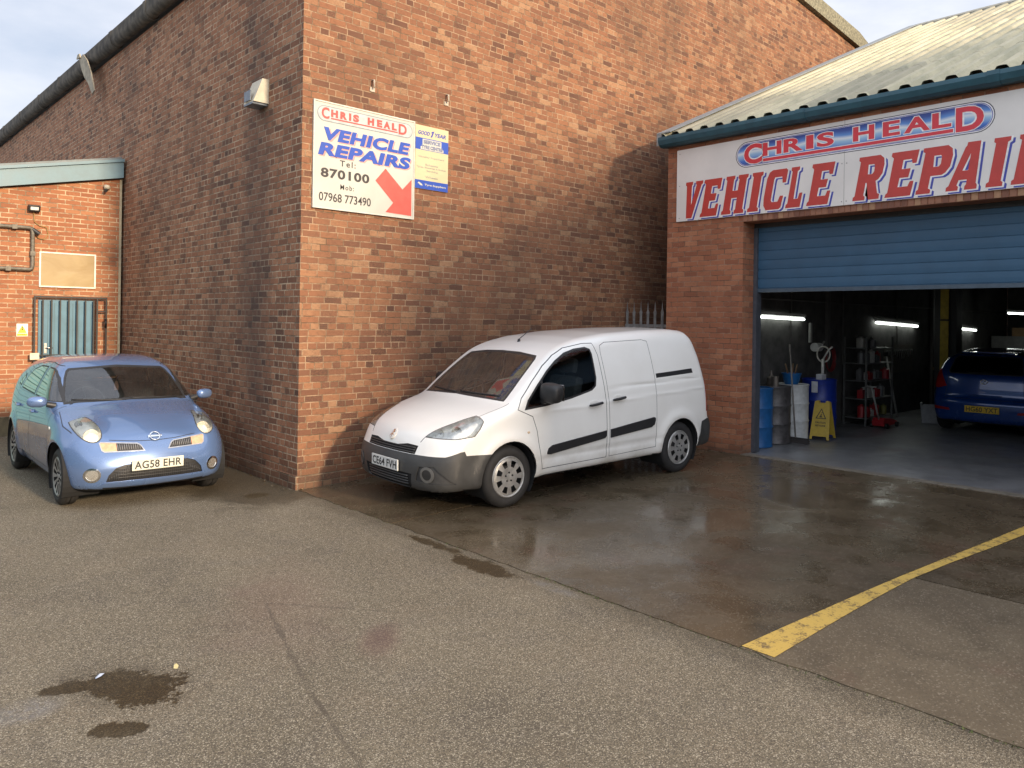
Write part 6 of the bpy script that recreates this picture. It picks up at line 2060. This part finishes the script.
for sgn, tg in ((-1, '_a'), (1, '_b')):
    lamp_housing(sh_, ct_, 'headlamp' + tg, OB['headlamp' + tg], MX, simple('lamp_inner_warm', (.80, .78, .70), .3, .1), .05,
                 [((.235, .560 * sgn, .745), (-1, .10 * sgn, .25), .072, .05), ((.33, .620 * sgn, .835), (-1, .35 * sgn, .3), .034, .03)])
    mb = MB()
    for k in range(12):
        y_ = sgn * (.155 + .020 * k)
        if abs(y_) > .355: continue
        z0_ = .580 if abs(y_) > .15 else .59; z1_ = .632
        q_ = project(sh_, [(0, y_, z0_), (0, y_, z1_)], 'x-'); mb.tube([(p[0] - MX, p[1], p[2]) for p in q_], .0035, 5)
    mb.build('slats', simple('slat_light', (.25, .25, .25), .4), OB['upper_grille' + tg])
mb = MB()
for k in range(-22, 23):
    y_ = k * .02
    zt = .425 if abs(y_) < .3 else .40 - (abs(y_) - .3) * .6
    q_ = project(sh_, [(0, y_, .285), (0, y_, zt)], 'x-'); mb.tube([(p[0] - MX + .006, p[1], p[2]) for p in q_], .003, 5)
for z_ in (.31, .34, .37, .40):
    q_ = project(sh_, [(0, y_ * .01, z_) for y_ in range(-40, 41, 5)], 'x-'); mb.tube([(p[0] - MX + .007, p[1], p[2]) for p in q_], .003, 5)
mb.build('mesh_bars', simple('slat_grey', (.05, .05, .05), .35), OB['lower_grille'])
plate(car, -MX - .014, .425, 'AG58 EHR', .50, .108, -1, simple('plate_cream', (.62, .61, .50), .35, var=.03))
bx = float(project(sh_, [(0, 0, .685)], 'x-')[0][0])
bd = empty('badge', (bx - MX - .006, 0, .69)); bd.parent = car
Mb = Matrix.Rotation(R(40), 4, 'Y')
mb = MB(); mb.tube([Mb @ Vector((0, .047 * math.cos(a), .047 * math.sin(a))) for a in [2 * math.pi * k / 24 for k in range(24)]], .008, 8, closed=True)
mb.box((-.006, -.068, -.012), (.003, .068, .012), bev=.003, M=Mb); mb.build('ring', chrome, bd, smooth=True)
for sgn in (-1, 1):
    m_ = empty('door_mirror', (1.14 - MX, sgn * .875, 1.00)); m_.parent = car
    mb = MB(); ellipsoid(mb, (0, 0, 0), (.052, .095, .058), Matrix.Rotation(sgn * R(-14), 4, 'Z'), 2.5, 22); mb.build('housing', mpaint, m_, smooth=True)
    mb = MB(); mb.tube([(-.005, -sgn * .09, -.03), (-.01, -sgn * .17, -.05)], [.03, .035], 10); mb.build('arm', plast, m_, smooth=True)
    for (xa, za) in ((1.80, .835), (2.66, .835)):
        y_ = float(project(sh_, [(xa, 0, za)], 'y', sgn)[0][1])
        mb = MB(); mb.tube([(xa - .075 - MX, y_ + sgn * .006, za), (xa - .06 - MX, y_ + sgn * .026, za), (xa + .06 - MX, y_ + sgn * .026, za + .004), (xa + .075 - MX, y_ + sgn * .006, za + .004)], .013, 8); mb.build('door_handle', mpaint, car, smooth=True)
    y_ = float(project(sh_, [(.93, 0, .74)], 'y', sgn)[0][1])
    mb = MB(); ellipsoid(mb, (.93 - MX, y_, .74), (.028, .006, .015)); mb.build('side_repeater', simple('clear_lens', (.75, .75, .7), .15), car, smooth=True)
for (ya, yb) in ((-.52, .0), (.05, .56)):
    q_ = project(sh_, [(0, ya + (yb - ya) * k / 8, .995 + .016 * k / 8) for k in range(9)], 'x-'); mb = MB(); mb.tube([(p[0] - MX - .010, p[1], p[2]) for p in q_], .007, 6); mb.build('wiper', plast, car)
steering(car, 1.36 - MX, .34, .95, .18)
mb = MB(); mb.box((1.50 - MX, -.10, 1.225), (1.52 - MX, .10, 1.28), bev=.006); mb.tube([(1.51 - MX, 0, 1.27), (1.50 - MX, 0, 1.29)], .008, 6); mb.build('rear_view_mirror', plast, car)
mb = MB(); mb.tube([(1.54 - MX, 0, 1.23), (1.54 - MX, 0, 1.16)], .002, 5)
mb.prism([(-.02, 1.05), (.02, 1.05), (.025, 1.10), (.012, 1.16), (-.012, 1.16), (-.025, 1.10)], 'x', 1.538 - MX, 1.542 - MX); mb.build('air_freshener', simple('freshener', (.45, .20, .12), .6), car)
for wx in MIC['wheels']:
    for sgn in (-1, 1):
        wheel(car, wx - MX, sgn * .705, sgn, .288, .198, .170, 'alloy')
        arch_liner(car, wx - MX, MIC['wr'] + .012, MIC['ar'] - .002, .46, .80, sgn)

# the hatchback inside, tail to the door
def hatch2_lamps(ct, P):
    rp_ = lambda c, n: c.x > P['L'] - .9
    for sgn, tg in ((-1, '_a'), (1, '_b')):
        TLp = [(.58, .80), (.66, .98), (.70, 1.10), (.90, 1.10), (.90, .78), (.72, .755)]
        ct.cut([('front', [(sgn * a, b) for a, b in TLp])], lambda c, n, s_=sgn: c.y * s_ > .4 and c.x > P['L'] - .55, 'tail_lamp' + tg, ['body'])
        ct.cut([('front', [(sgn * a, b) for a, b in [(.50, .385), (.52, .425), (.76, .445), (.78, .43), (.76, .395)]])], lambda c, n: c.x > P['L'] - .4 and n.x > .2, 'reflector' + tg, ['body'])
    # hatch outline
    H_ = [(-.60, .60), (.60, .60), (.56, .95), (.60, 1.05), (.52, 1.36), (.46, 1.42), (-.46, 1.42), (-.52, 1.36), (-.60, 1.05), (-.56, .95)]
    ct.cut([('front', H_)], lambda c, n: n.x > .2 and c.x > P['L'] - .9, 'seam', ['body'])
    ct.cut([('front', shrink(H_, .006))], lambda c, n: n.x > .2 and c.x > P['L'] - .9, 'tailgate', ['seam'])
BL = 3.94
bpaint = paint('deep_blue', (.004, .045, .22), .2, .25, 1.0, dirt_amt=.1)
HB = dict(MIC)
HB.update(L=BL, hw=.85, anchor=(.65, 3.25, .30, .5, .6), bumps=[], fc=.14,
    top=[(-.1, .5), (.0, .62), (.1, .72), (.3, .84), (.6, .92), (.95, .99), (1.08, 1.02), (1.3, 1.18), (1.6, 1.33), (1.85, 1.41), (2.2, 1.45), (2.6, 1.46), (3.0, 1.44), (3.4, 1.40), (3.6, 1.36), (3.8, 1.2)],
    wz=[(.15, .76), (.3, .83), (.5, .85), (.7, .85), (.9, .83), (1.05, .79), (1.25, .70), (1.42, .61), (1.55, .52)],
    ws=[(-.1, .88), (.3, .96), (.8, 1.0), (3.0, 1.0), (3.5, .975), (3.94, .93)],
    rear=[(.1, 3.80), (.25, 3.90), (.50, 3.94), (.58, 3.925), (.62, 3.88), (.80, 3.86), (.98, 3.83), (1.05, 3.80), (1.3, 3.63), (1.45, 3.50), (1.6, 3.3)],
    kr=.09, rc=.05, rc2=.10, flares=[(.80, .3, .345, .015), (3.30, .3, .345, .015)], wheels=(.80, 3.30),
    wsc=[(-.66, 1.0), (0, 1.03), (.66, 1.0), (.58, 1.34), (.5, 1.40), (-.5, 1.40), (-.58, 1.34)],
    rsc=[(-.54, 1.02), (.54, 1.02), (.57, 1.06), (.51, 1.29), (.46, 1.33), (-.46, 1.33), (-.51, 1.29), (-.57, 1.06)],
    doors=[[(1.15, .30), (1.15, .96), (1.6, 1.32), (1.8, 1.40), (2.1, 1.42), (2.12, .30)], [(2.14, .30), (2.12, 1.42), (2.6, 1.42), (2.95, 1.36), (3.1, 1.1), (3.0, .75), (2.92, .30)]],
    wins=[[(1.3, 1.0), (1.62, 1.26), (1.82, 1.35), (2.06, 1.37), (2.08, 1.02)], [(2.16, 1.02), (2.15, 1.37), (2.6, 1.37), (2.86, 1.31), (3.0, 1.08)], [(3.08, 1.08), (2.98, 1.30), (3.06, 1.30), (3.28, 1.12)]],
    seatx=1.95, dash=(1.12, 1.5, .93))
HB['spec'] = {'tailgate': ('tailgate', bpaint, None, 0)}
for tg in ('_a', '_b'):
    HB['spec']['tail_lamp' + tg] = ('tail_lamp', redl, None, .006)
    HB['spec']['reflector' + tg] = ('rear_reflector', redl, None, .003)
hc = empty('workshop_hatchback', (XG + 5.0 + BL / 2, -2.26 - 1.60, .107), R(180))
tag(hc, 'deep blue hatchback inside the workshop with its tail to the door', 'car')
sh2, ct2, OB2, HX = hatch(HB, hc, bpaint, glass('dark_glass', (.30, .33, .34), 1.0), hatch2_lamps)
px_ = float(project(sh2, [(0, 0, .50)], 'x+')[0][0])
plate(hc, px_ - HX + .012, .435, 'HG60 YXT', .52, .112, 1, platey)
mb = MB(); zx = float(project(sh2, [(0, 0, .66)], 'x+')[0][0]); mb.box((zx - HX - .02, -.28, .652), (zx - HX + .022, .28, .682), bev=.008); mb.build('boot_handle', bpaint, hc)
bx = float(project(sh2, [(0, 0, .90)], 'x+')[0][0])
mb = MB(); mb.tube([(bx - HX + .006, .052 * math.cos(a), .90 + .035 * math.sin(a)) for a in [2 * math.pi * k / 24 for k in range(24)]], .007, 6, closed=True)
mb.tube([(bx - HX + .006, -.02, .872), (bx - HX + .008, .0, .90), (bx - HX + .006, .02, .928)], .006, 6); mb.build('badge', chrome, hc)
wx_ = project(sh2, [(0, y_ * .01, 1.05 + .012 * (y_ + 25) * .01) for y_ in range(-25, 16, 5)], 'x+')
mb = MB(); mb.tube([(p[0] - HX + .012, p[1], p[2]) for p in wx_], .008, 6); mb.build('rear_wiper', plast, hc)
zr = project(sh2, [(3.42, y_ * .01, 0) for y_ in range(-40, 41, 8)], 'z')
mb = MB(); 
for i in range(len(zr) - 1):
    a, b = zr[i], zr[i + 1]
    mb.face([(a[0] - HX - .10, a[1], a[2] + .018), (b[0] - HX - .10, b[1], b[2] + .018), (b[0] - HX + .20, b[1], b[2] + .012), (a[0] - HX + .20, a[1], a[2] + .012)])
    mb.face([(a[0] - HX - .10, a[1], a[2] + .0), (b[0] - HX - .10, b[1], b[2] + .0), (b[0] - HX + .20, b[1], b[2] - .010), (a[0] - HX + .20, a[1], a[2] - .010)])
    mb.face([(a[0] - HX + .20, a[1], a[2] + .012), (b[0] - HX + .20, b[1], b[2] + .012), (b[0] - HX + .20, b[1], b[2] - .01), (a[0] - HX + .20, a[1], a[2] - .01)])
mb.build('roof_spoiler', bpaint, hc)
for wx in HB['wheels']:
    for sgn in (-1, 1):
        wheel(hc, wx - HX, sgn * .745, sgn, .295, .195, .175, 'cap')
        arch_liner(hc, wx - HX, .307, .328, .46, .80, sgn)
